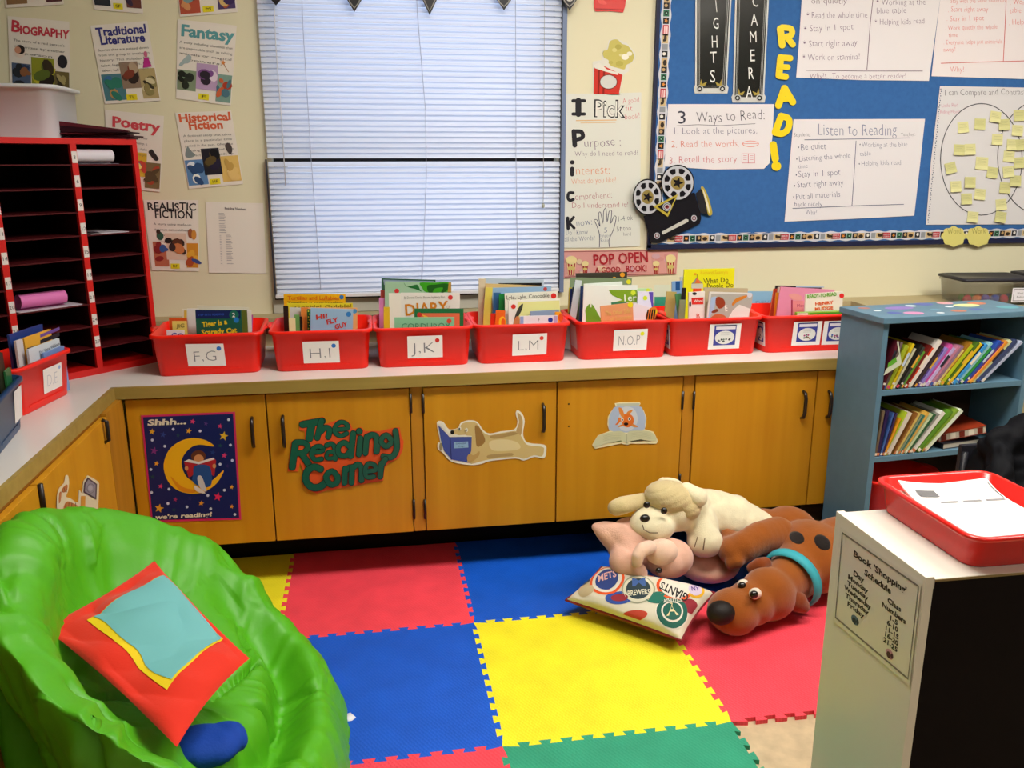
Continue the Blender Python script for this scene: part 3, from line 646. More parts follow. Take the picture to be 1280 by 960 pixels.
# film camera cut-out
c=crop(wallF(BY-.006),780,200,5.333)
fc=empty('film_camera_cutout',c(300,540,0),'black film camera cut-out with two silver reels on the board corner','wall decoration')
NB=m('#14141c',.25,.5,coat=.3);GO=m('#b3a23a',.35,.5,coat=.2);SV=m('#b9bbc2',.3,.5,coat=.2);GB=m('#8f7c42',.4)
g=G();g.poly(c,[(130,375),(165,500),(172,550),(235,552),(505,425),(515,385),(508,352),(470,215),(440,225),(330,270),(240,330)],NB,.0,.004);g.make('camera_body',fc)
g=G();g.poly(c,[(478,222),(520,185),(575,368),(508,352)],m('#26262c',.25,.5,coat=.4),.0,.006);g.poly(c,smooth([(512,185),(528,178),(560,240),(588,345),(578,370),(560,362),(545,290),(528,225)],3),GO,.006,.002);g.poly(c,smooth([(524,196),(536,215),(562,290),(572,350),(563,345),(545,280)],3),m('#d9d6c0',.3),.0085);g.make('lens_hood',fc)
def reel(cx,cy,rx,ry):
    g=G();g.poly(c,ell(cx,cy,rx,ry,40),NB,.004,.003);r=g.make('film_reel',fc)
    g=G();g.poly(c,ell(cx,cy,rx*.93,ry*.93,40),SV,.0075)
    for k in range(8):
        a=2*PI*k/8+.35;a0,a1=a-.22,a+.22
        g.poly(c,[(cx+rx*.55*math.cos(a0),cy+ry*.55*math.sin(a0)),(cx+rx*.78*math.cos(a0-.04),cy+ry*.78*math.sin(a0-.04)),(cx+rx*.83*math.cos(a),cy+ry*.83*math.sin(a)),(cx+rx*.78*math.cos(a1+.04),cy+ry*.78*math.sin(a1+.04)),(cx+rx*.55*math.cos(a1),cy+ry*.55*math.sin(a1)),(cx+rx*.5*math.cos(a),cy+ry*.5*math.sin(a))],NB,.008)
    g.poly(c,ell(cx,cy,rx*.42,ry*.38),GB,.008);g.poly(c,star(cx,cy,rx*.36,rot=.3),NB,.0085);g.make('silver_face',r)
reel(157,247,98,122);reel(358,152,112,121)
g=G();g.poly(c,[(195,310),(362,226),(293,380)],GO,.009,.002);g.poly(c,[(222,312),(345,248),(290,356)],NB,.0115);g.poly(c,ell(287,312,29,28),SV,.012);g.poly(c,ell(287,312,24,23),NB,.0124);g.poly(c,ell(287,312,20,19),SV,.0128);g.poly(c,ell(287,312,14,13),m('#8a3038'),.0132);g.poly(c,ell(287,312,5,5),NB,.0136);g.make('triangle_badge',fc)
g=G();g.poly(c,[(252,478),(412,392),(430,398),(428,412),(262,497),(254,494)],m('#c0bfb8',.3,coat=.2),.0045,.001);g.make('silver_bar',fc)
for x,y in ((220,505),(467,388)): g=G();g.poly(c,ell(x,y,19,21),SV,.0045,.001);g.poly(c,ell(x,y,14,15),m('#6a3038'),.006);g.poly(c,ell(x,y,8,8),SV,.0064);g.make('bolt',fc)
# I Pick chart
c=crop(WF,690,0,2.667)
LAMI=m('#d9dad2',.3,.4,coat=.15)
s=sheetpx(c,[(46,312),(175,312),(298,308),(296,430),(293,820),(160,826),(38,826),(42,560)],LAMI,'i_pick_chart','tall white I PICK book-choosing chart right of the window','chart')
g=G()
for q,(p_,w_) in enumerate([([(88,336),(88,380)],20),([(70,336),(108,336)],11),([(70,380),(108,380)],11)]): g.fat(c,p_,w_,m('#1c1a22'),.0026+.0002*q)
g.make('bold_letter',s)
g=G();g.text(c,'Pick',(138,388),(238,390),58,m('#26262c'),.0026,'x');g.text(c,'Pick',(141,387),(235,389),55,m('#e2e1da'),.0032,'n');g.make('outlined_word',s)
lines(s,c,[('A good',236,345,292,340,19,'#c8525c','t'),('fit',244,370,270,368,20,'#c8525c','t'),('book!',242,398,294,394,20,'#c8525c','t')],'red_handwriting')
g=G();g.stroke(c,[(80,402),(215,400)],3,MK('#dcb27a'),.0026);g.stroke(c,[(95,410),(212,408)],2,MK('#dcb27a'),.0026);g.make('underline',s)
g=G()
for q,(p_,w_) in enumerate([([(73,438),(76,484)],16),([(77,438),(98,440),(102,458),(80,466)],14)]): g.fat(c,p_,w_,m('#1c1a22'),.0026+.0002*q)
g.make('bold_letter',s)
lines(s,c,[('urpose :',106,492,232,484,32,'#6a4a6e','t'),('Why do I need to read?',76,522,288,516,18,'#6a4a6e','t')],'purple_handwriting')
g=G()
for q,(p_,w_) in enumerate([([(67,562),(67,582)],13),([(67,541),(68,541)],14)]): g.fat(c,p_,w_,m('#1c1a22'),.0026+.0002*q)
g.make('bold_letter',s)
lines(s,c,[('nterest:',78,584,195,578,32,'#d9855a','t'),('What do you like?',65,614,215,608,20,'#d9855a','t')],'orange_handwriting')
g=G()
for q,(p_,w_) in enumerate([([(70,643),(56,644),(53,660),(60,668),(71,665)],10)]): g.fat(c,p_,w_,m('#1c1a22'),.0026+.0002*q)
g.make('bold_letter',s)
lines(s,c,[('omprehend:',76,667,202,660,24,'#a8485a','t'),('Do I understand it?',65,694,255,690,19,'#a8485a','t')],'red_handwriting')
g=G()
for q,(p_,w_) in enumerate([([(52,727),(54,761)],11),([(72,724),(56,745)],9),([(56,742),(74,760)],9)]): g.fat(c,p_,w_,m('#1c1a22'),.0026+.0002*q)
g.make('bold_letter',s)
lines(s,c,[('now:',80,754,136,750,24,'#4a5c84','t'),('Do I Know',46,784,120,780,18,'#4a5c84','t'),('all the Words?',42,806,144,800,17,'#4a5c84','t'),('5',172,775,186,775,18,'#4a5c84','t'),('Finger',158,793,194,790,13,'#4a5c84','t'),('Rule',162,808,190,806,13,'#4a5c84','t'),('1-4 ok',218,738,270,733,19,'#3a3a52','t'),('5  too',216,772,265,766,17,'#3a3a52','t'),('hard',238,787,264,785,13,'#3a3a52','t')],'blue_handwriting')
g=G();g.stroke(c,smooth([(158,824),(158,780),(146,745),(140,735),(150,733),(160,755),(155,715),(162,708),(170,745),(172,705),(180,696),(184,740),(190,706),(199,704),(196,745),(206,722),(214,725),(205,765),(190,800),(192,824)],3,False),2.2,MK('#3d3d58'),.0026)
g.stroke(c,[(228,770),(228,757),(224,761),(228,757),(232,761)],1.6,MK('#3a3a52'),.0026);g.make('hand_drawing',s)
# popcorn cut-out + red cut-out
c=crop(WF,640,0,6.4)
g=G();g.poly(c,[(645,495),(660,490),(720,480),(715,465),(735,430),(722,412),(755,395),(775,320),(830,308),(920,345),(985,420),(988,460),(965,500),(940,515),(935,570),(900,590),(888,600),(860,760),(650,760)],m('#dcdad0',.25,.4,coat=.3),.0005,.0015);s=g.make('popcorn_cutout',None,'popcorn box cut-out high on the wall, overflowing with yellow popcorn','wall decoration')
g=G();g.poly(c,smooth([(730,410),(765,395),(785,330),(840,315),(880,350),(930,370),(975,440),(960,495),(915,520),(900,555),(850,545),(790,525),(770,480),(735,460)],4),m('#c4b964',.3,coat=.3),.0024)
for x,y,r_,h_ in ((850,375,26,'#b0a550'),(905,455,30,'#ece8d8'),(940,430,22,'#e6e2d0'),(820,400,20,'#d3ca82'),(870,440,14,'#d9d19a'),(790,500,18,'#b9ae58'),(860,510,30,'#b5aa52')): g.poly(c,smooth(ell(x,y,r_,r_*.8,7),3),m(h_,.3,coat=.3),.003)
g.make('popcorn',s)
g=G();g.poly(c,[(658,540),(740,530),(885,600),(855,752),(652,752)],m('#c9352a',.3,coat=.2),.0026)
for x in (690,730): g.poly(c,[(x,545),(x+14,545),(x+8,752),(x-6,752)],m('#8d2018',.3),.003)
g.poly(c,[(658,520),(700,500),(760,555),(850,580),(845,600),(740,570),(662,545)],m('#dedad0',.3,coat=.3),.0032)
g.poly(c,ell(772,655,72,60),m('#6d2a24',.3),.0034);g.poly(c,ell(772,655,66,54),m('#cfcfcb',.3,coat=.2),.0038);g.make('striped_box',s)
g=G();P=[(652,-260),(905,-260),(912,0),(905,50),(890,100),(780,90),(668,92),(655,60)]
g.poly(c,P,m('#d1251e',.25,.5,coat=.4),.0005,.002);s=g.make('red_ticket_cutout',None,'shiny red cut-out at the top edge above the popcorn','wall decoration')
g=G();g.stroke(c,[(668,70),(780,74),(892,80)],6,m('#8f1512',.3),.0028);g.poly(c,smooth([(690,-10),(730,0),(760,30),(720,35),(692,20)],3),m('#e4564e',.2,coat=.3),.0028);g.make('printed_edge',s)
# pop open sign
c=crop(WF,700,310,3.368)
s=sheetpx(c,[(12,12),(497,5),(490,110),(15,127)],m('#d59a94',.35,coat=.1),'popcorn_sign','pink sign reading POP OPEN A GOOD BOOK above the bins','sign',th=.003)
g=G();g.stroke(c,[(17,16),(492,9),(486,106),(19,122)],3,m('#8d4a48',.4),.004,True);r=random.Random(5)
for k in range(26): g.poly(c,smooth(ell(r.uniform(35,475),r.uniform(25,100),r.uniform(10,20),r.uniform(6,12),7),2),m(r.choice(['#d8a8a0','#cf8f8c','#d9c0a0','#caa0a8']),.4),.004+.00005*k)
g.make('printed_background',s)
g=G();g.text(c,'POP OPEN',(140,72),(374,58),46,m('#a81f2c'),.0058,'b');g.text(c,'A GOOD',(148,104),(255,101),23,m('#a81f2c'),.0058,'b');g.text(c,'BOOK!',(277,101),(367,98),28,m('#a81f2c'),.0058,'b');g.make('lettering',s)
for x,y,w_,h_ in ((48,78,26,36),(106,84,16,24),(405,84,16,24),(466,72,24,36)):
    g=G();g.poly(c,[(x-w_*.75,y-h_*.5),(x+w_*.75,y-h_*.5),(x+w_*.5,y+h_),(x-w_*.5,y+h_)],m('#e3d09a'),.0058)
    for k in (-.5,0,.5): g.poly(c,[(x+w_*k-3,y-h_*.5),(x+w_*k+4,y-h_*.5),(x+w_*k*.7+3,y+h_),(x+w_*k*.7-2,y+h_)],m('#a02a30'),.0062)
    g.poly(c,ell(x,y+h_*.2,w_*.6,h_*.25),m('#c9b46a'),.0066);g.poly(c,smooth(ell(x,y-h_*.75,w_*.9,h_*.5,8),3),m('#e0cf94'),.0068);g.make('popcorn_box_print',s)
# ============================================================ cut-outs on the cabinet doors
DF=wallF(DY-.0005)
c=crop(DF,160,505,6.193)
s=sheetpx(c,[(100,88),(828,60),(878,895),(180,915)],m('#c92a63',.35,coat=.1),'moon_poster','dark blue moon and stars poster on the left cabinet door','poster')
g=G();g.poly(c,[(116,102),(813,76),(861,880),(192,899)],m('#16205c',.35,coat=.1),.0026);g.make('night_background',s)
def st(L,nm,off=.0032):
    for x,y,r_,h_ in L: g=G();g.poly(c,star(x,y,r_,rot=.2),m(h_,.4),off);g.make(nm,s)
st([(185,214,25,'#dca42c'),(470,208,25,'#dca42c'),(740,248,38,'#dcb22c'),(221,461,21,'#d99a2c'),(241,808,37,'#dc9e2c'),(567,768,24,'#dc962c'),(802,643,20,'#d8982c'),(803,794,19,'#d8902c')],'yellow_star')
st([(500,135,22,'#c83a72'),(713,171,22,'#c83a72'),(745,398,24,'#c83a72'),(253,637,22,'#c83a72'),(695,718,36,'#d8285c'),(366,739,20,'#a83068'),(203,362,32,'#7d2f80'),(603,152,18,'#5a3a80')],'pink_star')
st([(272,238,26,'#28408c'),(388,243,18,'#1f4050'),(655,375,24,'#20387c'),(190,565,20,'#1c4048'),(714,322,18,'#1c4a50'),(770,480,18,'#38286c'),(480,730,20,'#2c2a68'),(356,818,18,'#1c404c')],'dim_star')
for x,y in ((779,121),(350,195),(558,209),(188,279),(285,327),(793,318),(807,437),(177,507),(713,466),(317,659),(182,685),(746,667),(618,708),(309,770),(457,797),(640,811),(827,855)): g=G();g.poly(c,ell(x,y,11,11,12),m('#c9d0ec'),.0032);g.make('white_dot',s)
g=G();g.poly(c,smooth([(668,328),(600,280),(500,264),(400,290),(315,360),(276,470),(300,580),(370,660),(480,694),(590,680),(690,610),(742,512),(660,585),(600,615),(520,605),(450,560),(415,470),(430,400),(490,335),(560,315)],4),m('#eab11c',.4),.0034);g.make('crescent_moon',s)
g=G();g.poly(c,smooth([(330,560),(420,640),(520,668),(500,688),(400,668)],4),m('#dc8a1c',.4),.0037);g.make('orange_shading',s)
g=G();g.poly(c,ell(545,405,57,47),m('#5f3020'),.0038);g.poly(c,ell(548,425,38,34),m('#c98a5c'),.0041)
g.poly(c,[(432,445),(545,468),(672,425),(682,440),(668,560),(560,500),(490,560),(470,570)],m('#a8202c'),.0044);g.poly(c,[(432,445),(470,428),(545,448),(660,415),(672,428),(550,466)],m('#d8d4d8'),.0047)
g.poly(c,smooth([(515,480),(600,470),(640,500),(650,590),(630,640),(560,640),(500,600),(505,540)],3),m('#1f4a8c'),.005);g.poly(c,smooth([(540,560),(570,560),(600,640),(605,680),(560,650),(540,600)],3),m('#c6c4c8'),.0053);g.poly(c,smooth([(512,630),(560,655),(600,690),(560,688),(520,665)],3),m('#d8d0cc'),.0056)
g.poly(c,ell(453,498,14,18),m('#c98a5c'),.0053);g.poly(c,ell(668,480,14,18),m('#c98a5c'),.0053);g.make('reading_child_print',s)
g=G();WT=m('#dcd6c8');g.text(c,'Shhh...',(150,166),(452,154),46,WT,.0036,'x',up=(.12,-1));g.text(c,"we're reading!",(212,892),(650,868),34,WT,.0036,'x',up=(.12,-1));g.make('lettering',s)
# The Reading Corner
c=crop(DF,340,505,7.11)
OR=m('#dc5526',.4,coat=.1);DG=m('#155a48',.35,coat=.15);DO=m('#0e2420')
g=G()
g.poly(c,[(242,150),(460,112),(470,180),(560,150),(620,135),(690,160),(720,225),(790,205),(830,240),(960,240),(1060,215),(1135,205),(1150,290),(1170,330),(1165,400),(1130,480),(1040,525),(1000,560),(990,680),(480,770),(400,795),(330,770),(280,720),(262,650),(275,590),(250,525),(232,600),(140,598),(160,420),(172,330),(210,318),(295,315),(290,238),(245,238)],OR,.0005,.002);s=g.make('reading_corner_sign',None,'green and orange sign reading The Reading Corner','sign')
C8=lambda x,y,r,ry=None:ell(x,y,r,ry or r,12)
LT=[('T',[([(272,182),(445,152)],56),([(350,190),(332,305)],62)]),('h',[([(440,150),(402,300)],48),([(428,250),(470,212),(512,228),(500,292)],46)]),('e',[([(575,228),(672,215),(655,172),(605,163),(560,205),(562,255),(610,282),(665,262)],34)]),
('R',[([(208,350),(180,560)],56),([(212,342),(290,345),(318,390),(280,432),(225,440)],46),([(262,440),(325,535)],52)]),('e',[([(375,432),(455,412),(430,378),(378,388),(350,440),(378,492),(440,488)],36)]),('a',[([(485,368),(530,355),(563,400),(562,488)],38),([(548,425),(495,432),(488,480),(540,482)],30)]),
('d',[([(722,262),(700,462)],48),([(690,380),(640,342),(588,385),(598,448),(655,460),(690,425)],42)]),('i',[([(785,305),(772,448)],46),([(775,242),(777,243)],52)]),('n',[([(842,292),(830,435)],46),([(842,300),(890,275),(932,305),(930,420)],50)]),
('g',[([(1060,320),(1015,275),(968,325),(1010,378),(1055,350)],42),([(1098,240),(1110,390),(1065,470),(990,465)],46)]),
('C',[([(432,578),(370,560),(312,600),(302,680),(352,738),(420,738),(475,700)],56)]),('o',[([(585,650),(535,598),(480,645),(520,715),(575,700),(585,655)],46)]),('r',[([(650,575),(645,700)],44),([(650,600),(690,562)],42)]),('n',[([(712,560),(706,700)],44),([(712,575),(760,538),(795,570),(795,680)],44)]),
('e',[([(838,600),(925,585),(905,540),(855,532),(828,585),(842,648),(905,645)],36)]),('r',[([(972,530),(962,645)],46),([(972,545),(1008,490)],46)])]
for k,(ch_,ps) in enumerate(LT):
    g=G()
    for q,(p_,w_) in enumerate(ps): g.fat(c,p_,w_+11,DO,.0027+.0005*k+.00002*q)
    for q,(p_,w_) in enumerate(ps): g.fat(c,p_,w_,DG,.0029+.0005*k+.00018*q)
    g.make('green_letter',s)
# reading dog
c=crop(DF,530,500,7.53)
s=sheetpx(c,smooth([(120,215),(180,205),(235,275),(320,262),(345,215),(420,190),(500,205),(560,285),(620,315),(720,295),(850,275),(880,200),(862,130),(880,95),(925,130),(948,200),(932,320),(975,400),(1130,420),(1152,470),(1130,548),(1040,535),(940,570),(860,550),(620,575),(540,602),(430,612),(260,580),(180,500),(130,460),(132,400),(152,390)],3),m('#e6e2d4',.35,coat=.1),'reading_dog_cutout','paper cut-out of a tan dog lying down reading a blue book','wall decoration')
g=G();g.poly(c,smooth([(330,262),(360,222),(430,205),(500,220),(545,290),(610,330),(720,312),(850,292),(895,310),(940,385),(980,425),(1110,440),(1130,470),(1110,530),(1035,520),(940,552),(860,535),(620,558),(520,580),(420,585),(420,350),(330,330),(262,312),(275,285)],3),m('#c9b278',.5),.0026)
g.poly(c,smooth([(868,290),(895,210),(880,140),(884,118),(915,150),(930,210),(918,310),(905,330)],3),m('#b89a68',.5),.0028);g.make('dog_body_print',s)
g=G();g.poly(c,smooth([(480,245),(515,250),(560,330),(575,390),(530,435),(495,430),(485,340)],3),m('#96713c'),.003);g.poly(c,smooth([(620,340),(720,322),(840,300),(880,320),(780,345),(660,365)],3),m('#a88c58'),.003);g.make('brown_ear_print',s)
g=G();g.poly(c,smooth([(600,520),(720,505),(830,500),(830,525),(720,535),(610,550)],3),m('#a98f5c'),.003);g.poly(c,smooth([(620,390),(760,370),(880,400),(900,460),(760,480),(640,470)],4),m('#d8c898'),.003);g.make('belly_shading',s)
g=G();g.poly(c,[(135,240),(240,345),(450,342),(445,480),(405,585),(260,560),(190,480),(160,380)],m('#3f4f9c'),.0034);g.poly(c,[(240,345),(250,345),(262,562),(252,560)],m('#28346c'),.0038);g.poly(c,[(280,398),(415,390),(418,448),(285,455)],m('#8ab0d4'),.004);g.poly(c,[(130,222),(175,220),(245,325),(450,338),(450,346),(240,349)],m('#dcdad0'),.0042);g.text(c,'DANGER!',(300,418),(400,414),14,m('#2c3c6c'),.0046,'n');g.text(c,'Dogs',(325,442),(380,440),14,m('#2c3c6c'),.0046,'n');g.make('blue_book_print',s)
g=G();g.poly(c,ell(267,304,18,20),m('#14100c'),.0046);
for x,y in ((337,268),(400,282)): g.poly(c,ell(x,y,14,20),m('#e0dccc'),.0044);g.poly(c,ell(x-4,y+3,7,10),m('#1c1814'),.0048)
g.poly(c,smooth([(405,540),(430,505),(470,520),(520,480),(520,520),(480,560),(420,585)],3),m('#b8985c'),.005);g.poly(c,ell(158,440,14,38),m('#8f8468'),.003);g.make('face_print',s)
# goldfish
c=crop(DF,720,490,10.667)
s=sheetpx(c,[(515,150),(600,135),(850,138),(860,155),(838,190),(905,250),(940,340),(935,440),(915,495),(1035,530),(1095,655),(1070,690),(730,688),(680,706),(630,695),(610,685),(255,758),(213,705),(290,580),(445,520),(418,430),(425,330),(465,260),(530,195)],m('#e8dcae',.35,coat=.1),'goldfish_cutout','paper cut-out of a goldfish bowl standing on an open book','wall decoration')
g=G();g.poly(c,smooth([(545,190),(840,190),(895,250),(925,340),(920,430),(895,510),(680,540),(460,515),(435,430),(440,340),(475,260)],3),m('#a9b8d2'),.0026);g.poly(c,smooth([(620,210),(760,215),(820,330),(800,450),(700,520),(600,500),(560,400)],3),m('#c6ccd6'),.0028);g.poly(c,[(535,155),(850,148),(840,188),(548,192)],m('#b9bfae'),.0028);g.make('fish_bowl_print',s)
g=G();g.poly(c,smooth([(640,300),(700,285),(760,330),(770,400),(740,450),(690,470),(630,450),(600,390),(560,430),(525,435),(560,390),(570,340),(620,345)],3),m('#dd7024'),.0032)
for P_ in ([(570,205),(615,225),(640,290),(635,340),(600,320),(575,260)],[(755,235),(740,270),(700,300),(670,300),(690,260)],[(760,425),(830,463),(770,468),(740,445)],[(560,465),(600,435),(635,445),(600,462)]): g.poly(c,smooth(P_,3),m('#d9863a'),.0034)
g.poly(c,ell(668,426,30,20),m('#2a0d0a'),.0038)
for x,y in ((617,372),(712,362)): g.poly(c,ell(x,y-3,19,24),m('#e6dfd0'),.0036);g.poly(c,ell(x,y,10,12),m('#241612'),.004)
g.make('goldfish_print',s)
g=G();g.poly(c,smooth([(290,590),(450,535),(600,520),(675,560),(720,520),(900,515),(1020,545),(1070,650),(900,640),(740,650),(680,690),(620,660),(440,680),(260,735),(235,705)],3),m('#c9c9a4'),.0032);g.poly(c,[(725,655),(860,630),(1010,658),(900,650),(740,662)],m('#3a3a28'),.0036);g.poly(c,[(490,668),(600,645),(610,655),(500,672)],m('#5a6a38'),.0036);g.stroke(c,[(678,560),(678,680)],5,m('#98987a'),.0036)
for k in range(4):
    g.stroke(c,smooth([(360,590+k*22),(480,562+k*22),(600,555+k*24)],3,False),2,m('#a3a486'),.0038);g.stroke(c,smooth([(730,555+k*22),(860,540+k*22),(1000,570+k*18)],3,False),2,m('#a3a486'),.0038)
g.make('open_book_print',s)
# striped cat on the left door
c=crop(sideF(LX+.0005),30,560,10.667)
s=sheetpx(c,smooth([(440,830),(440,640),(470,530),(535,465),(550,370),(590,372),(602,470),(590,570),(560,650),(620,670),(680,715),(725,715),(730,565),(750,570),(775,600),(790,440),(830,400),(850,365),(990,450),(1000,520),(990,740),(960,1000),(700,1080),(470,1000)],2),m('#dccfae',.4),'striped_cat_cutout','paper cut-out of a striped cat on the left cabinet, half behind beanbag','wall decoration')
g=G()
for P_ in ([(500,560),(545,500),(580,490),(575,560),(530,595)],[(470,600),(500,590),(490,700),(465,740)],[(530,780),(580,710),(640,730),(700,760),(740,800),(760,960),(540,960)]): g.poly(c,smooth(P_,2),m('#b8723c'),.0026)
for x in (515,545,570): g.stroke(c,[(x-12,500+(570-x)),(x+2,590)],6,m('#3a2418'),.003)
for x in (560,600,640,690): g.stroke(c,[(x,730),(x-14,900)],8,m('#3a2418'),.003)
g.poly(c,[(760,640),(820,640),(815,900),(750,900)],m('#c98f38'),.0028);g.make('striped_fur_print',s)
g=G();g.poly(c,[(850,390),(975,480),(965,690),(792,590),(805,470)],m('#4a3c48'),.003);g.poly(c,[(860,420),(955,490),(950,660),(812,580),(822,478)],m('#8a8590'),.0034);g.stroke(c,ell(890,540,48,62),5,m('#5a5560'),.0038,True);g.poly(c,ell(885,535,30,40),m('#a29ea6'),.0036);g.make('grey_book_print',s)
# ============================================================ red mail sorter in the corner
RED=m('#c9130f',.4,.4,coat=.15);MAR=m('#5c0c12',.5,.3)
e_=V((.7071,.7071,0));dp=V((-.7071,.7071,0));MC=Matrix.Translation(V((-.758,3.168,.75)))@Matrix(((e_.x,dp.x,0,0),(e_.y,dp.y,0,0),(0,0,1,0),(0,0,0,1)))
W_=.728;H_=.765;D_=.29
ms=empty('mail_sorter',MC@V((-W_/2,D_/2,0)),'red wooden mail sorter with numbered slots standing in the corner','mail sorter')
g=G();g.box(-W_,0,0,0,D_,.022,RED,MC);g.box(-W_,0,H_-.018,0,D_,H_,RED,MC);g.box(-W_,0,.022,-W_+.014,D_,H_-.018,RED,MC);g.box(-.016,0,.022,0,D_,H_-.018,RED,MC);g.make('frame',ms)
g=G();g.box(-W_+.014,D_-.008,.022,-.016,D_-.002,H_-.018,m('#1c0406',.6),MC);g.make('back_panel',ms)  # near-black back: the shade deep in the slots put into its colour
for xa in (-W_+.0142,-.0175,-.2305,-.2085,-.4845,-.4625): g=G();g.box(xa,.012,.0225,xa+.0012,D_-.009,H_-.0185,m('#30060a',.6,.2),MC);g.make('slot_shade_sheet',ms)  # dark sheets added on the slot walls, painting the shade inside
cols_=[(-.209,-.016),(-.463,-.229),(-.714,-.483)]
for x in (-.229,-.483): g=G();g.box(x,0,.022,x+.02,D_-.01,H_-.018,RED,MC);g.make('divider',ms)
pz=.0765
for ci,(a,b) in enumerate(cols_):
    for k in range(1,10):
        zt=H_-.018-.062-(k-1)*.0745
        if zt<.03: continue
        g=G();g.box(a,.004,zt-.004,b,D_-.01,zt,m('#4a0a10',.6,.2),MC);g.make('shelf',ms)  # shelves darker than the red frame: slot shade put into the colour
sF=lambda a,b,o=0:MC@V((a,-.0005-o,b))
for ci,x in ((0,-.219),(1,-.473)):
    for k in range(9):
        n_=str(3*(k+1)-ci);zc=H_-.018-.04-k*.0745
        g=G();g.poly(sF,rc(x-.0085,zc-.018,x+.0085,zc+.018),m('#d9d4d0',.5),.0003,.0005);o=g.make('number_label',ms)
        g=G();w=.0045*len(n_);g.text(sF,n_,(x-w,zc-.006),(x+w,zc-.006),.012,m('#2a2a34'),.0012,'n',up=(0,1));g.make('number',o)
def roll(x0,x1,zb,r,h,label,name='rolled_paper',dark='#1a2238'):
    g=G();P=[];n=22
    for side in (x0,x1):
        for k in range(n+1):
            t=2*PI*1.2*k/n;rr_=r*(1-.25*k/n);P.append(MC@V((side,.012+r+rr_*math.cos(t-PI/2),zb+r+rr_*math.sin(t-PI/2)+ .0005)))
    g.add(P,[(k,k+1,n+2+k,n+1+k) for k in range(n)],m(h,.6),True);g.make(name,None,label,'paper')
z1=.75+H_-.018-.062
roll(-.205,-.075,z1-.75+.0005,.0245,'#d6d2dc','white rolled paper in the top right slot of the red mail sorter')
g=G();zz=H_-.018-.062-7*.0745
roll(-.435,-.29,H_-.018-.062-6*.0745+.003,.026,'#d873b4','bright pink rolled paper in a middle slot of the red sorter')
for (a,b,k,h,lb) in ((-.45,-.25,6,'#c8bcc8','flat pale sheets under the pink roll in the mail sorter'),(-.19,-.06,3,'#cfc6cf','thin curled white sheets in the right column, fourth slot down'),(-.12,-.03,0,'#6a6470','flat grey papers behind the white roll in the sorter')):
    zt=H_-.018-.062-k*.0745
    g=G();g.box(a,.006 if k!=0 else .07,zt+.0004,b,.2,zt+.0025,m(h,.6),MC)
    if k==3: g.add([MC@V((-.19,.004,zt+.012)),MC@V((-.15,.004,zt+.003)),MC@V((-.15,.15,zt+.003)),MC@V((-.19,.15,zt+.012))],[(0,1,2,3)],m(h,.6))
    g.make('paper_sheets',None,lb,'paper')
# tub on the sorter
def tubmesh(g,M,w,d,h,taper,mt,lip=.01,t=.004,r=.03,z0=0):
    hx,hy=w/2,d/2;R=[]
    R.append(rring(0,0,hx-taper,hy-taper,r,z0,5,M));R.append(rring(0,0,hx-taper*.9,hy-taper*.9,r,z0+.004,5,M))
    R.append(rring(0,0,hx-.002,hy-.002,r,z0+h-.012,5,M));R.append(rring(0,0,hx+lip,hy+lip,r+lip,z0+h-.011,5,M));R.append(rring(0,0,hx+lip,hy+lip,r+lip,z0+h-.002,5,M))
    R.append(rring(0,0,hx+lip-.003,hy+lip-.003,r+lip,z0+h,5,M));R.append(rring(0,0,hx-t,hy-t,r,z0+h,5,M));R.append(rring(0,0,hx-taper-t,hy-taper-t,r,z0+.006,5,M))
    g.loft(R,mt)
g=G();MT=Matrix.Translation(V((-1.172,3.215,.75+H_+.0005)));tubmesh(g,MT,.392,.29,.165,.008,m('#d6dbe0',.35,.4),.014,.004,.045);g.make('dish_tub',None,'white plastic dish tub on top of the red mail sorter','tub')
g=None
for k,(dx_,dy_,a,tl) in enumerate(((0,0,.05,0),(.012,.008,-.06,.006),(-.01,.0,.1,.012),(.006,-.008,-.02,.02),(-.02,.006,.12,.03))):
    g=G();z=.75+H_+.001+k*.0065
    M=Matrix.Translation(V((-.88+dx_,3.205+dy_,z)))@Matrix.Rotation(a,4,'Z')
    P=[(-.105,-.07,0),(.105,-.07,0),(.105,.07,0),(-.105,.07,0)]
    top=[V((x,y,z_+ (.004+tl*(.5-x/.21)*.9))) for x,y,z_ in P];bot=[V((x,y,z_+.0005)) for x,y,z_ in P]
    if k<3: top=[V((x,y,.005)) for x,y,_ in P]
    g.hexa([M@p for p in bot]+[M@p for p in top],m(['#4a1220','#38101c','#541622','#2e0c18','#5c1a26'][k],.6,.2))
    g.make('maroon_folder',None,['bottom','second lowest','middle','second highest','top'][k]+' maroon folder in the stack on the red mail sorter','folder','maroon folders stacked on the sorter')
# ============================================================ bins
BRED=m('#ee1c08',.36,.35,coat=.04);PLB=m('#123a63',.35,.4)
def make_bin(M,w,d,h,mt,label,group='red book bins on the worktop',name='book_bin'):
    b=empty(name,M@V((0,0,0)),label,'bin',group)
    g=G();tubmesh(g,M,w-.014,d-.014,h,.013,mt,.008,.0035,.028,.0005);g.make('body',b)
    for sx in (-1,1):
        g=G();x=sx*(w/2+.002)
        P=[]
        for k in range(9):
            t=-1+2*k/8;y=t*.055;o=.016*(1-t*t)*sx
            P.append([V((x-sx*.004,y,h-.004)),V((x+o,y,h+.004*(1-t*t))),V((x+o,y,h-.006)),V((x-sx*.004,y,h-.012))])
        g.loft([[M@q for q in r] for r in P],mt,True,True,True);g.make('handle',b)
    g=G()
    F=binF(M,w,d,h);a0,a1=-w*.30,w*.30
    g.poly(F,rc(a0,.016,a1,.022),mt,.0002,.0012);g.make('raised_rib',b)
    return b
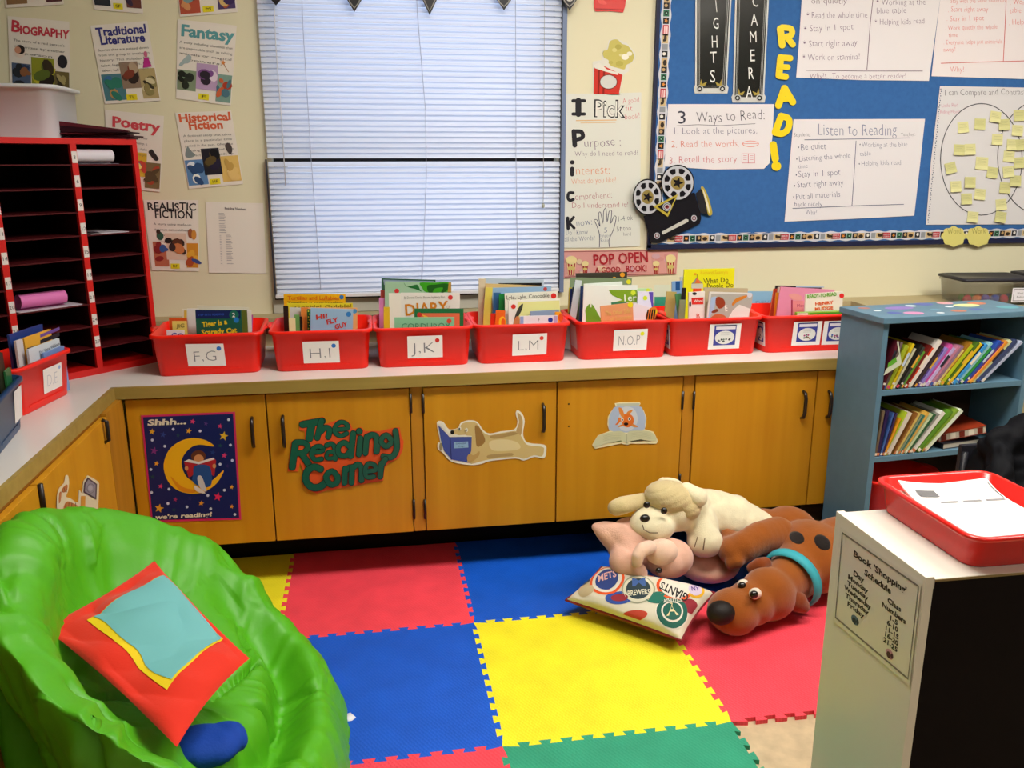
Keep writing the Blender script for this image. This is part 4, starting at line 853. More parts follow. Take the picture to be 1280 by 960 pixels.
def binF(M,w,d,h,side=0):
    n=(M.to_3x3()@V((0,-1,.09))).normalized() if side==0 else (M.to_3x3()@V((-1,0,.09))).normalized()
    def f(a,b,o=0):
        if side==0: p=V((a,-(d/2-.007-.013)-.0125*b/h,b))
        else: p=V((-(w/2-.007-.013)-.0125*b/h,a,b))
        return M@p+n*(o+.0008)
    return f
PAP=m('#e4dfdc',.5,.3);PENC=m('#7a7a80',.6)
def lettered(b,M,w,d,h,x0,z0,x1,z1,t,dot,tilt=0):
    F=binF(M,w,d,h);g=G();g.poly(F,[(x0,z0+tilt),(x1,z0-tilt*.3),(x1-tilt,z1-tilt*.3),(x0-tilt,z1+tilt)],PAP,.0004,.0008);L=g.make('card_label',b)
    g=G();ww=x1-x0;hh=z1-z0;g.text(F,t,(x0+ww*.13,z0+hh*.24),(x0+ww*.8,z0+hh*.24),hh*.5,PENC,.0018,'t',.05,up=(0,1));g.make('letters',L)
    g=G();g.poly(F,ell(x1-ww*.15,z1-hh*.22,.0075,.0075,20),m(dot,.5),.0018);g.make('dot_sticker',L)
def scholastic(F,b,x0,z0,x1,z1,cols,side=False):
    g=G();g.poly(F,rc(x0,z0,x1,z1),PAP,.0004,.0008);L=g.make('picture_label',b)
    W2,H2=x1-x0,z1-z0;p=lambda a,c_:(x0+W2*a,z0+H2*c_)
    g=G();g.poly(F,[p(.15,.15),p(.85,.15),p(.85,.92),p(.15,.92)],m('#3a3f94',.4),.0016)
    g.poly(F,[p(.2,.78),p(.82,.78),p(.82,.9),p(.2,.9)],m('#d8d4dc',.5),.002);g.poly(F,[p(*q) for q in ell(.5,.46,.31,.27,24)],m('#dcdcd8',.5),.0022)
    g.poly(F,[p(.15,.92),p(.85,.92),p(.85,.955),p(.15,.955)],m('#22264a'),.002)
    r=random.Random(int(x0*1000)+5)
    for k in range(9): g.poly(F,[p(*q) for q in ell(r.uniform(.3,.7),r.uniform(.26,.45),.035,.04,7)],m(r.choice(cols)),.0026)
    for k in range(3): g.stroke(F,[p(.36,.66-.05*k),p(.64,.66-.05*k)],.0008,m('#9a9aa0'),.0026)
    g.make('picture',L)
BOOKN=0
def book(TL,TR,n,t,col,label,group,zb=.7585,pages='#ddd6c4',name='book',spine=None,rough=.35,maxh=None):
    e=(TR-TL);w=e.length;e.normalize();dn=n.cross(e)
    if dn.z>0: dn=-dn
    H=(min(TL.z,TR.z)-zb)/max(.3,-dn.z)
    if maxh: H=min(H,maxh)
    cm=m(col,rough,.4,coat=.12);sm=m(spine or col,rough,.4,coat=.12)
    def bx(g,a0,a1,b0,b1,c0,c1,mt): # a along e, b down, c depth behind front
    
        Q=[TL+e*a+dn*b_-n*c_ for (a,b_,c_) in ((a0,b1,c0),(a1,b1,c0),(a1,b1,c1),(a0,b1,c1),(a0,b0,c0),(a1,b0,c0),(a1,b0,c1),(a0,b0,c1))]
        g.hexa(Q,mt)
    g=G();bx(g,0,w,0,H,0,.0011,cm);bx(g,0,w,0,H,t-.0011,t,cm);bx(g,0,.0011,0,H,.0011,t-.0011,sm)
    o=g.make(name,None,label,'book',group)
    g=G();bx(g,.0012,w-.002,.002,H-.002,.0012,t-.0012,m(pages,.8));g.make('pages',o)
    F=lambda a,b,off=0:TL+e*a+dn*b+n*off
    return o,F,w,H
def clampb(A,B,ax,lo,hi):
    A=A.copy();B=B.copy()
    D=B-A
    if A[ax]<lo: sh=min(lo-A[ax],.012+max(0,.02-D[ax]));A=A+D*(sh/D[ax]) if D[ax]>.03 else A+V((sh,0,0));B=B if D[ax]>.03 else B+V((sh,0,0))
    if B[ax]>hi: B=A+D*((hi-A[ax])/D[ax]) if D[ax]>.03 else B+V((hi-B[ax],0,0));A=A if D[ax]>.03 else A+V((hi-B[ax],0,0))
    return A,B
BINR=[-9,9]
def Ybook(a,b,y,col,label,grp,t=.007,**k): return book(*clampb(onY(a[0],a[1],y),onY(b[0],b[1],y),0,cx-w/2+.026,cx+w/2-.026),V((0,-1,0)),t,col,label,grp,**k)
def Xbook(a,b,off,col,label,grp,t=.007,**k):
    A=onP(a[0],a[1],LM-LN*off,LN);B=onP(b[0],b[1],LM-LN*off,LN);ax=V((-LN.y,LN.x,0));z=(A.z+B.z)/2
    sa=(A-LM).dot(ax);sb=(B-LM).dot(ax);h_=w/2-.014;d=max(0,sb-h_);sa-=d;sb-=d;sa=max(sa,-h_)
    return book(LM-LN*off+ax*sa+V((0,0,z)),LM-LN*off+ax*max(sb,sa+.006)+V((0,0,z)),LN,t,col,label,grp,**k)
def dot(o,F,x,y,h,r=.0042): g=G();g.poly(F,ell(x,y,r,r,14),m(h,.4),.0008);g.make('dot_sticker',o)
def pxtext(o,y,L,name='title',sty='n',off=.0012):
    F=wallF(y);g=G()
    for (t,x0,y0,x1,y1,h,c,*s) in L: g.text(F,t,(x0,y0),(x1,y1),h,m(c,.4),off,s[0] if s else sty,.04)
    g.make(name,o)
def pxpoly(o,y,L,name='cover_picture',off=.0006):
    F=wallF(y);g=G()
    for k,(P,c) in enumerate(L): g.poly(F,P,m(c,.35,coat=.15),off+.00015*k)
    g.make(name,o)
def sc(ox,oy,s,P): return [(ox+a/s,oy+b/s) for a,b in P]
BW,BD,BH=.345,.30,.14
def frontbin(cx,label,w=BW,yaw=0): M=Matrix.Translation(V((cx,3.066,.7505)))@Matrix.Rotation(yaw,4,'Z');return make_bin(M,w,BD,BH,BRED,label),M,w
def labrect(cx,u0,v0,u1,v1):
    p=onY(u0,v0,2.925);q=onY(u1,v1,2.93);return p.x-cx,q.z-.7505,q.x-cx,p.z-.7505
# --- F,G
cx=-.552;b,M,w=frontbin(cx,'red book bin with a card reading F,G beside the mail sorter',.362,.03)
x0,z0,x1,z1=labrect(cx,231,431,281,457);lettered(b,M,w,BD,BH,x0,z0,x1,z1,'F,G','#2f6fc0',.0025)
gp='books in the F,G bin'
Ybook((246.3,382),(310.9,384.5),3.14,'#dcd8c4','tall cream book at the back of the F,G bin',gp)
Ybook((262,387.5),(314,388.5),3.11,'#e2dfda','white book in the F,G bin, showing right of the green one',gp)
Ybook((304,393),(316,394),3.125,'#b04a9a','magenta book at the right end of the F,G bin',gp)
Ybook((296,388),(308.5,388),3.06,'#5f6a28','olive patterned book in the F,G bin right behind the green cover',gp)
o,F,w2,h2=Ybook((228,386.5),(243,387),3.095,'#e0dcc8','off-white book with yellow mark, far left back in the F,G bin',gp);pxpoly(o,3.095,[(rc(230,388,233.5,398),'#d8b84a')])
Ybook((234,386),(248,386),3.055,'#e2e0dc','white book in the F,G bin just left of the green cover',gp)
Ybook((211,397.5),(233,397.5),3.035,'#d8561a','orange book at the left of the F,G bin',gp)
o,*_=Ybook((215,401.7),(233,401.7),3.01,'#e3cf6a','pale yellow book at the left of the F,G bin, before the orange one',gp);pxtext(o,3.01,[('JIG',221,409.5,231,409.5,5,'#6a6030')])
o,*_=Ybook((208,413),(230,413),2.985,'#dcdce2','white book with blue letters GO at the front of F,G bin',gp);pxtext(o,2.985,[('GO',214,422,230,422,6,'#2a4aa8','b')])
o,*_=Ybook((244,387.5),(301.5,388),2.995,'#0f5a48','dark green book titled Tiger Is a Scaredy Cat',gp,spine='#e0dcd8');
pxpoly(o,2.995,[(rc(244.6,388,300.6,398.2),'#101c5a'),(ell(292.5,393.5,6,5.5),'#1a6a5a')])
pxtext(o,2.995,[('Tiger Is a',253,409,284,405,6.5,'#e0c828','x'),('Scaredy Cat',252,418.5,296,415.5,6.5,'#e0c828','x'),('2',290,396.5,294,396.5,5.5,'#e6e6e6','b')],'title')
pxtext(o,2.995,[('STEP INTO READING',247.5,395,280,394,2.6,'#2a50b8','b')],'series_line',off=.001);dot(o,wallF(2.995),295.5,400,'#1f78c8',3.4)
# --- H,I
cx=-.176;b,M,w=frontbin(cx,'red book bin with a card reading H,I under the window')
x0,z0,x1,z1=labrect(cx,378,427.5,425,453);lettered(b,M,w,BD,BH,x0,z0,x1,z1,'H,I','#2f6fc0',.0006)
gp='books in the H,I bin'
o,*_=Ybook((354.5,368),(431.8,368),3.16,'#e8b010','golden book Tortillas and Lullabies at the back of the H,I bin',gp);pxtext(o,3.16,[('Tortillas and Lullabies',359.5,374.8,424,374.8,5,'#d8701a','b'),('Tortillas y cancioncitas',359,380.3,429,380,3.8,'#4a3a10','b')]);dot(o,wallF(3.16),427,371.5,'#2f6fb0',2.8)
o,*_=Ybook((358.7,379),(441,379),3.12,'#dccf2c','yellow book behind the light blue one in the H,I bin',gp);pxtext(o,3.12,[('Gobble! Gobble!',368,386,440,384,4,'#8a7c1c','b')])
o,*_=Ybook((380,384.5),(446.5,385),3.075,'#e8a868','peach book directly behind the light blue one in H,I bin',gp);dot(o,wallF(3.075),443.3,389,'#4a90c0',3)
Ybook((354,382.5),(360,382.5),3.085,'#1f1a18','narrow black book at the far left of the H,I bin',gp)
Ybook((362,384.5),(376.5,385),3.045,'#c8ccc8','grey-white book left in the H,I bin, above the cream one',gp)
Ybook((361,398),(369,398),2.985,'#e2dca8','cream book at the left front of the H,I bin',gp)
Ybook((367.7,393.5),(374,393.5),3.0,'#6aa05a','narrow green book in the H,I bin',gp)
Ybook((372.8,396),(377.5,396),3.013,'#1a1818','narrow black book between green and orange in the H,I bin',gp)
Ybook((376,384.5),(385,384.5),3.026,'#e0853a','orange book in the H,I bin',gp)
o,*_=Ybook((383.5,386.7),(390,386.7),3.0,'#1c5a28','narrow dark green book with yellow marks in the H,I bin',gp);pxpoly(o,3.0,[(ell(385.5+1.2*(k%2),389+k*3.6,.9,.9,6),'#d8d838') for k in range(8)])
o,*_=Ybook((388.3,385),(441.5,387),2.975,'#92b8d8','light blue book with red lettering HI FLY GUY',gp);pxtext(o,2.975,[('HI!',395,399.5,410,397.5,6,'#c8382a','x'),('FLY',408.5,405.5,422.5,402.5,6,'#c8382a','x'),('GUY',419,411.5,434.5,408,6,'#c8382a','x')]);dot(o,wallF(2.975),435.8,392.8,'#2f78c0',3.2)
# --- J,K
cx=.172;b,M,w=frontbin(cx,'red book bin with a card reading J,K under the window')
x0,z0,x1,z1=labrect(cx,509,420.5,553.5,446.5);lettered(b,M,w,BD,BH,x0,z0,x1,z1,'J,K','#c82a28',0)
gp='books in the J,K bin'
o,*_=Ybook((477,348),(544.6,350),3.175,'#2f5a44','dark green framed book at the back of the J,K bin',gp);pxpoly(o,3.175,[([(479,349.5),(542,351.5),(542,356),(480,356)],'#8a9ab0')])
o,*_=Ybook((481,352),(564,353),3.135,'#9cc0a0','pale green book with dark green swirls in the J,K bin',gp)
pxpoly(o,3.135,[(sc(460,340,7.68,smooth([(345,102),(380,140),(470,120),(500,170),(520,190),(460,165),(400,150),(360,130)],3)),'#1f6a30'),(sc(460,340,7.68,smooth([(500,102),(640,102),(780,100),(785,180),(700,195),(560,195),(520,150)],3)),'#3a9a1c'),(sc(460,340,7.68,smooth([(570,130),(650,120),(740,110),(790,130),(740,190),(700,195),(720,150),(640,160),(620,195),(580,195)],3)),'#1c5a18'),(sc(460,340,7.68,[(775,100),(800,100),(800,195),(765,195)]),'#b08a3a')]);dot(o,wallF(3.135),496,363.8,'#c83030',3)
Ybook((475.6,363),(481,363),3.165,'#d8584a','narrow red book at the far left back of the J,K bin',gp)
Ybook((472.4,372.5),(480.5,372.5),3.145,'#d88ac0','narrow pink book at the far left of the J,K bin',gp)
o,*_=Ybook((501,366),(575,366.5),3.08,'#e0dcd4','white book with orange lettering DIARY',gp);pxtext(o,3.08,[('DIARY',506,394,560,390,14.5,'#c87a1c','b'),('OF',558.5,386,563.5,385.5,4,'#b08a5a')]);pxtext(o,3.08,[('By Doreen Cronin  Pictures by Harry Bliss',505,373.5,556,372.5,3.2,'#8a8880','n')],'author_line');dot(o,wallF(3.08),563,371.8,'#d03838',3)
Ybook((486,366.7),(501,366.7),3.05,'#e4e0d4','white book left of the DIARY cover in the J,K bin',gp)
Ybook((479.5,384),(487,384),3.03,'#d0b428','narrow yellow book at the left of the J,K bin',gp)
o,*_=Ybook((518,386),(579.5,386),3.0,'#1a6a3c','dark green book with salmon centre in the J,K bin',gp);pxpoly(o,3.0,[(rc(521.8,391.5,574.5,418),'#dc6a48'),([(527,393),(535,396),(532,398)],'#e8b838')]);dot(o,wallF(3.0),524.3,393.5,'#c83028',3)
o,*_=Ybook((493,397),(568,396.6),2.965,'#7cc098','mint green book with pencil-drawn CORDUROY at the front',gp);pxtext(o,2.965,[('CORDUROY',501.5,411.8,563,411.5,8,'#3f8a68','n')]);dot(o,wallF(2.965),561.4,401.2,'#c84a38',3)
# --- L,M
cx=.519;b,M,w=frontbin(cx,'red book bin with a card reading L,M at the right end of the window')
x0,z0,x1,z1=labrect(cx,640.5,418,683,443);lettered(b,M,w,BD,BH,x0,z0,x1,z1,'L,M','#d03a30',-.0012)
gp='books in the L,M bin'
o,*_=Ybook((606,348),(680,349.5),3.175,'#b4c4d4','pale blue book with black band at the back of the L,M bin',gp);pxpoly(o,3.175,[([(622,354),(677,353.5),(677,357),(628,357)],'#141418')])
Ybook((598.5,348.5),(607,348.5),3.16,'#cfc4a8','narrow cream book at the far left of the L,M bin',gp)
Ybook((607,354.5),(677,357.5),3.14,'#d8b878','tan book behind the blue ones in the L,M bin',gp)
Ybook((607,359.5),(616,360),3.105,'#d8cc5a','narrow yellow book at the left of the L,M bin',gp)
o,*_=Ybook((615.4,360),(689,358),3.12,'#8cb0d0','light blue wide book in the L,M bin',gp);dot(o,wallF(3.12),681.5,361.3,'#b84848',2.4)
Ybook((617,366),(626,366),3.085,'#2c5f90','narrow dark blue book in the L,M bin',gp)
Ybook((624,367.5),(632,367.5),3.065,'#157a38','narrow green book in the L,M bin',gp)
o,*_=Ybook((631,366.8),(698,364),3.04,'#dfded0','off-white book titled Lyle, Lyle, Crocodile',gp);pxtext(o,3.04,[('Lyle, Lyle, Crocodile',633,374.3,687,371.5,5.2,'#4a4a44','n')]);dot(o,wallF(3.04),692,369.8,'#d02a24',3.4)
o,*_=Ybook((635.5,376),(704.5,373.5),3.0,'#e2e2da','white book with pale yellow panel and grey crocodile snout',gp)
pxpoly(o,3.0,[(sc(590,340,7.68,[(440,290),(840,272),(845,390),(560,390),(470,530),(420,530)]),'#dcdc94'),(sc(590,340,7.68,smooth([(490,305),(460,325),(420,400),(395,500),(420,480),(450,420),(480,360)],3)),'#3a3c34'),(sc(590,340,7.68,smooth([(415,440),(450,430),(460,530),(395,530)],3)),'#c07a4a')]);dot(o,wallF(3.0),641.8,383.3,'#c83028',3)
Ybook((613.5,392),(621.5,392),2.992,'#dc3018','narrow red book at the left front of the L,M bin',gp)
o,*_=Ybook((620,388),(631.8,388.5),2.98,'#e0651c','orange book with yellow ring at the left front of L,M bin',gp);pxpoly(o,2.98,[(ell(628,403,4.5,7.5),'#e8b828'),(ell(629,403,2.6,5),'#dc5a1c')])
Ybook((663,389.4),(699,387.2),2.986,'#8a98b4','grey-blue thin book behind the small white one in L,M bin',gp)
o,*_=Ybook((694,390),(706,390.5),2.975,'#e89a18','orange and yellow book at the right front of the L,M bin',gp);pxpoly(o,2.975,[(ell(701,397,3,5),'#d8501c')])
o,*_=Ybook((650,395.3),(697,394.3),2.958,'#dcdce4','small white book with a navy dot at the front of L,M bin',gp);pxpoly(o,2.958,[([(650.3,395.8),(654.5,395.6),(654.5,410),(650.3,410)],'#8aa4d0'),([(692,394.8),(696.6,394.8),(696.6,410),(692,410)],'#b09ac4')]);pxtext(o,2.958,[('F',673,401.5,674.5,401.5,4,'#2a2a34','n')]);dot(o,wallF(2.958),688,399.8,'#1f3a98',3)
# --- N,O,P
cx=.888;b,M,w=frontbin(cx,'red book bin with a card reading N.O.P under the popcorn sign',.355)
x0,z0,x1,z1=labrect(cx,767.5,412.5,808,437);lettered(b,M,w,BD,BH,x0,z0,x1,z1,'N.O.P','#d8d820',-.001)
F=binF(M,w,BD,BH,1);g=G();g.poly(F,rc(-.09,.03,.0,.115),m('#d8c4c4',.5),.0005,.0008);g.make('side_label',b)
gp='books in the N.O.P bin'
o,*_=Ybook((720,341.7),(784,340),3.18,'#3f3c32','dark brown book at the back of the N.O.P bin',gp);dot(o,wallF(3.18),778,343.5,'#e09a28',3);dot(o,wallF(3.18),768,348.5,'#e0a838',2.6)
o,*_=Ybook((713,347),(790,348),3.145,'#7d8f6c','sage green wide book in the N.O.P bin',gp);dot(o,wallF(3.145),785.8,352.2,'#d8d830',3)
Ybook((705,360),(709,360),3.13,'#c8b838','narrow yellow book at the far left of the N.O.P bin',gp)
Ybook((708.3,361),(714,361),3.118,'#1c2f66','narrow navy book at the left of the N.O.P bin',gp)
Ybook((713.5,359),(720,359),3.104,'#23282a','narrow black book at the left of the N.O.P bin',gp)
Ybook((719.5,350),(727.5,351),3.085,'#c4d0d4','narrow pale blue book in the N.O.P bin',gp,spine='#4a6a94')
Ybook((726,358),(731.5,358),3.07,'#233a6a','narrow dark blue book beside the glossy white one in N.O.P bin',gp)
Ybook((730,355),(778,352),3.062,'#dce4dc','shiny white book in the N.O.P bin, behind the green and white cover',gp)
o,*_=Ybook((797,360.6),(815,360.6),3.05,'#b8d8a8','pale green book with a yellow dot in the N.O.P bin',gp);dot(o,wallF(3.05),810,361.8+1.5,'#d0dc30',2.8)
o,*_=Ybook((797.5,364.5),(817,364.5),3.022,'#dcdcf0','white and purple book on the right in the N.O.P bin',gp);pxpoly(o,3.022,[([(811,365),(816.5,365),(816.5,385),(815,385)],'#5a48b0')]);dot(o,wallF(3.022),806.5,372.5,'#c8dc2c',2.8)
o,*_=Ybook((730,356.5),(797,356.5),3.035,'#dfe6e0','white and leaf green glossy book with painted glare in the N.O.P bin',gp,rough=.15)  # white of this cover includes glare put into its base colour
pxpoly(o,3.035,[(sc(700,330,7.68,smooth([(245,430),(300,380),(360,470),(400,570),(260,570),(250,500)],3)),'#6a9a2c'),(sc(700,330,7.68,[(465,248),(738,248),(740,365),(500,372),(600,345),(500,300)]),'#7aa028'),(sc(700,330,7.68,[(490,368),(640,360),(640,400),(495,400)]),'#3a7a5a')]);pxtext(o,3.035,[('1er',778,377,796,376,9,'#e8eee4','n'),('I',737,384,740.5,384,10,'#dce4d4','n')]);dot(o,wallF(3.035),791.5,366,'#c8d838',3)
o,*_=Ybook((750.5,382.9),(791,378.4),2.968,'#d89868','tan-orange tilted book at the front of the N.O.P bin',gp);pxtext(o,2.968,[('The Other Side',757,395,788,391,6,'#d8b068','b'),('of Summer',762,402,790,398,5.5,'#d8b068','b')]);dot(o,wallF(2.968),788,381,'#dcd020',3.4)
o,*_=Ybook((793,378.5),(822,387.5),2.982,'#dcd8e0','tilted white book with tiger stripes at the front of N.O.P bin',gp,maxh=.11)
pxpoly(o,2.982,[(sc(700,330,7.68,smooth([(850,440),(900,410),(935,450),(900,540),(850,555),(820,500)],3)),'#d8802c')]+[(sc(700,330,7.68,smooth([(840+22*k,440),(852+22*k,445),(838+22*k,530),(826+22*k,520)],2)),'#1c1418') for k in range(4)]);dot(o,wallF(2.982),819,389.5,'#e0c020',2.8)
# --- picture label bin 1
cx=1.233;b,M,w=frontbin(cx,'red book bin with one purple picture label below the yellow book',.362)
x0,z0,x1,z1=labrect(cx,887.5,405.5,924,435.5);scholastic(binF(M,w,BD,BH),b,x0,z0,x1,z1,['#3a3a40','#6a7a70','#8a8a90'])
scholastic(binF(M,w,BD,BH,1),b,-.12,.025,-.045,.115,['#5a2a3a','#3a2a30'])
gp='books in the bin with one picture label'
o,*_=Ybook((855.4,336.7),(930,335.2),3.15,'#e4e01c',"tall yellow book titled What Do People Do All Day",gp)
pxtext(o,3.15,[("Richard Scarry's",875.5,343,910,342,4.6,'#e0c02a','n'),('What Do',879.5,354.5,911,352.5,6.6,'#4a4a20','n'),('People Do',883.5,360.5,917,359,6.2,'#4a4a20','n'),('All Day',883.5,368.5,912,367,6.2,'#4a4a20','n')],off=.0012)
pxpoly(o,3.15,[(sc(820,330,7.68,[(340,190),(390,130),(450,185)]),'#8a8a80'),(sc(820,330,7.68,[(375,185),(395,125),(430,185)]),'#d86a38'),(sc(820,330,7.68,rc(340,190,452,235)),'#c8c8b8'),(sc(820,330,7.68,rc(355,235,435,275)),'#e04a1c'),(sc(820,330,7.68,rc(365,88,388,105)),'#d88a28'),(sc(820,330,7.68,rc(392,100,397,130)),'#6a5a20')])
o,*_=Ybook((840,352),(852.5,351),3.13,'#7aa0d0','blue book left of the yellow one in the picture label bin',gp);pxpoly(o,3.13,[(rc(844.5,351.8,850,363),'#1c4f8c')])
Ybook((850.5,346),(856.5,345.6),3.165,'#dcdcd8','narrow white book touching the yellow one, picture label bin',gp)
Ybook((833.7,364.5),(846,365),3.085,'#b0a060','olive tan book at the far left, picture label bin',gp)
Ybook((844,368),(851,366.5),3.06,'#4a8a58','narrow green book, picture label bin',gp)
Ybook((850,375),(857.5,375),3.035,'#8a9a7a','narrow grey-green book, picture label bin',gp)
Ybook((853,360),(858,360),3.048,'#1a1618','narrow black book, picture label bin',gp)
o,*_=Ybook((880.5,359.5),(945.6,360.8),3.02,'#b8a888','tan book behind the animal picture cover, picture label bin',gp)
o,*_=Ybook((861,365.5),(881,364),3.0,'#e0dcd8','white book with cow spots and a red label, picture label bin',gp);pxpoly(o,3.0,[(sc(820,330,7.68,[(340,325),(455,320),(455,385),(345,388)]),'#d02a20'),(sc(820,330,7.68,ell(370,285,22,14)),'#1a1618'),(sc(820,330,7.68,ell(328,385,10,30)),'#1a1618')]);pxtext(o,3.0,[('Word',867.5,378,878.5,377.5,3.4,'#e8d8d0','b'),('B',870,397.5,875,397.5,6,'#c84a30','n')])
o,*_=Ybook((887,364.8),(942.5,366.5),2.985,'#d2d2cc','book with orange-brown animals and sideways lettering',gp)
c7=lambda P:sc(820,330,7.68,P)
pxpoly(o,2.985,[(c7([(530,285),(930,292),(918,400),(880,525),(500,525)]),'#a8a8a0'),(c7([(530,320),(580,310),(560,430),(510,520),(500,520)]),'#a0b8d8'),(c7(smooth([(575,330),(610,315),(655,345),(660,400),(610,430),(575,390)],3)),'#8f3c22'),(c7(smooth([(530,460),(580,430),(600,450),(560,470)],3)),'#7a3a24'),(c7(smooth([(730,380),(770,330),(870,300),(860,325),(780,365),(740,400)],3)),'#c87a28'),(c7([(690,525),(740,440),(800,390),(905,430),(880,525)]),'#dcdcd8'),(c7(smooth([(530,510),(580,480),(650,490),(670,525),(540,525)],3)),'#b8603c'),(c7([(660,395),(690,400),(670,410),(690,425),(665,430),(690,450),(665,455)]),'#e8e4dc')])
pxtext(o,2.985,[('flat',929,397.5,933.5,385.5,5.5,'#26262a','b')]);dot(o,wallF(2.985),937,369,'#c8ccd8',3.2)
# --- picture label bin 2
cx=1.60;b,M,w=frontbin(cx,'red book bin with two purple picture labels touching the bookcase',.37)
for u0,u1,v0,v1 in ((992.5,1024.5,402.5,431),(1030.5,1063,401.5,430)):
    x0,z0,x1,z1=labrect(cx,u0,v0,u1,v1);scholastic(binF(M,w,BD,BH),b,x0,z0,x1,z1,['#b0407a','#3a5aa8','#6a6a70','#8a6a4a'])
for a in (-.13,-.06): scholastic(binF(M,w,BD,BH,1),b,a,.025,a+.066,.115,['#5a2a3a','#3a2a30'])
gp='books in the bin with two picture labels'
o,*_=Ybook((970,357),(1043,359),3.155,'#1c1a20','black book at the back of the right-hand bin',gp);pxpoly(o,3.155,[([(995,357.5),(1030,358.2),(1030,359.5),(995,359.2)],'#a8bcd8')])
Ybook((967.6,361),(975,361.5),3.11,'#b8402c','narrow red-orange book at the far left of the right-hand bin',gp,spine='#d8801c')
Ybook((973,359),(978.5,359),3.092,'#c8b8a8','narrow cream book beside the pink one, right-hand bin',gp)
Ybook((970.5,366),(974.5,366),3.075,'#e0901c','narrow orange book in the right-hand bin',gp)
o,*_=Ybook((976,358.5),(1047,362.5),3.055,'#d88aa8','large pink book in the right-hand bin',gp);pxpoly(o,3.055,[(sc(940,350,9.6,smooth([(440,180),(520,160),(600,200),(590,240),(500,240)],3)),'#dc9a94'),(sc(940,350,9.6,[(470,240),(488,240),(485,440),(470,440)]),'#a83a58'),(sc(940,350,9.6,rc(490,250,620,420)),'#dc8a8c')])
pxtext(o,3.055,[('Max',996,384,1005.5,383.5,4,'#b04a6a','n')])
o,*_=Ybook((1007,367.8),(1055.6,364),2.995,'#dfdccc','white easy reader titled HENRY and MUDGE',gp);pxtext(o,2.995,[('READY-TO-READ',1009,373,1046,369.5,4.6,'#6aa838','x')],'series_line');pxtext(o,2.995,[('HENRY',1019,381.8,1041.5,379.8,4,'#dc5a1c','x'),('and',1026.5,384.6,1034.5,384,2.2,'#e8a01c','b'),('MUDGE',1018.5,388.2,1041.5,386.8,4,'#dc5a1c','x')]);dot(o,wallF(2.995),1052.2,369.6,'#d02a28',3)
o,*_=Ybook((996,390.8),(1063,388.6),2.965,'#7ab01c','green and yellow book at the front of the right-hand bin',gp,t=.016);pxpoly(o,2.965,[([(996.5,391.5),(1010,391),(1010,395),(996.5,395.5)],'#d0c8b8'),([(1006,395),(1062,392.5),(1062,395),(1006,398)],'#e08a1c'),([(1012,391.5),(1062,389.6),(1062,392),(1012,393.5)],'#3a8a28')])
# strips behind the bins
g=G();P=[onY(952,364,3.2955),onY(973,363,3.2955)];F=wallF(3.2955);g.poly(F,[(905,364),(973,364),(973,398),(905,398)],m('#8ab8d8',.6),.0,.002);o=g.make('word_strip',None,'light blue paper strip standing behind the right-hand bins','paper strip')
g=G();g.text(F,'DEVEL',(944,381),(971,380),5,m('#6a94b8'),.0028,'n');g.make('lettering',o)
g=G();F=wallF(3.29);g.poly(F,[(818,356),(838,356),(838,398),(818,398)],m('#d4dcc8',.6),.0,.002);g.poly(F,[(818,371),(838,371),(838,397),(818,397)],m('#3a9a80',.6),.0022);g.make('paper_card',None,'white and teal card standing in the gap behind the N.O.P bin','card')
# --- bins on the left worktop
M=Matrix.Translation(V((-1.037,2.648,.7505)))@Matrix.Rotation(PI/2-.185,4,'Z');w=.305
LN=V((math.cos(.185),-math.sin(.185),0));LM=V((-.938,2.63,0))
b=make_bin(M,w,.20,BH,BRED,'red book bin on the left worktop with a white letter card')
F=binF(M,w,.20,BH);g=G();g.poly(F,rc(-.015,.035,.085,.108),PAP,.0004,.0008);L=g.make('card_label',b);g=G();g.text(F,'D,E',(.0,.052),(.06,.052),.038,m('#b8b8c4'),.0016,'t',up=(0,1));g.make('letters',L);g=G();g.poly(F,ell(.072,.096,.006,.006),m('#8aa8d8'),.0016);g.make('dot_sticker',L)
gp='books in the red bin on the left worktop'
Xbook((50,408),(86.4,392),.082,'#1c3a84','dark blue large book in the left red bin',gp)
o,*_=Xbook((49,417),(80.5,404.5),.058,'#e0a838','yellow and purple striped book in the left red bin',gp)
g=G();F=lambda a_,b_,o_=0:onP(a_,b_,LM-LN*.058,LN)+LN*o_;g.poly(F,[(50,418),(74,408.6),(74,412.6),(50,422)],m('#6a4a94'),.0008);g.poly(F,[(50,425),(74,415),(74,420),(50,430)],m('#26242c'),.001);g.make('cover_stripes',o)
o,*_=Xbook((46,435.6),(82.7,417),.036,'#c8d4dc','pale blue-white book with grey name lettering in the left red bin',gp)
g=G();F=lambda a_,b_,o_=0:onP(a_,b_,LM-LN*.036,LN)+LN*o_;g.text(F,'Dr. Kate William',(50,443),(75,431),4.4,m('#5c6474'),.0008,'n');g.poly(F,[(58,452),(76,441),(76,446),(60,457)],m('#5a3a8c'),.0008);g.make('title',o)
Xbook((63,442),(87.3,425.5),.024,'#7090c8','small blue book at the right front of the left red bin',gp)
Xbook((29,421),(49,408.5),.088,'#b4b8b4','grey-white book at the back left of the left red bin',gp)
Xbook((26,434),(38,428),.066,'#1a2850','narrow navy book in the left red bin',gp)
Xbook((37,436),(46,431),.048,'#4a3a44','narrow dark book in the left red bin',gp)
Xbook((20,427),(28,423),.058,'#c8c4c8','narrow white book at the left end of the left red bin',gp)
Xbook((22,421),(26.5,418.5),.098,'#d8601c','narrow orange book at the left end of the left red bin',gp)
M=Matrix.Translation(V((-1.009,2.272,.7505)))@Matrix.Rotation(PI/2+.14,4,'Z');w=.30
LN=V((math.cos(.14),math.sin(.14),0));LM=V((-.91,2.286,0))
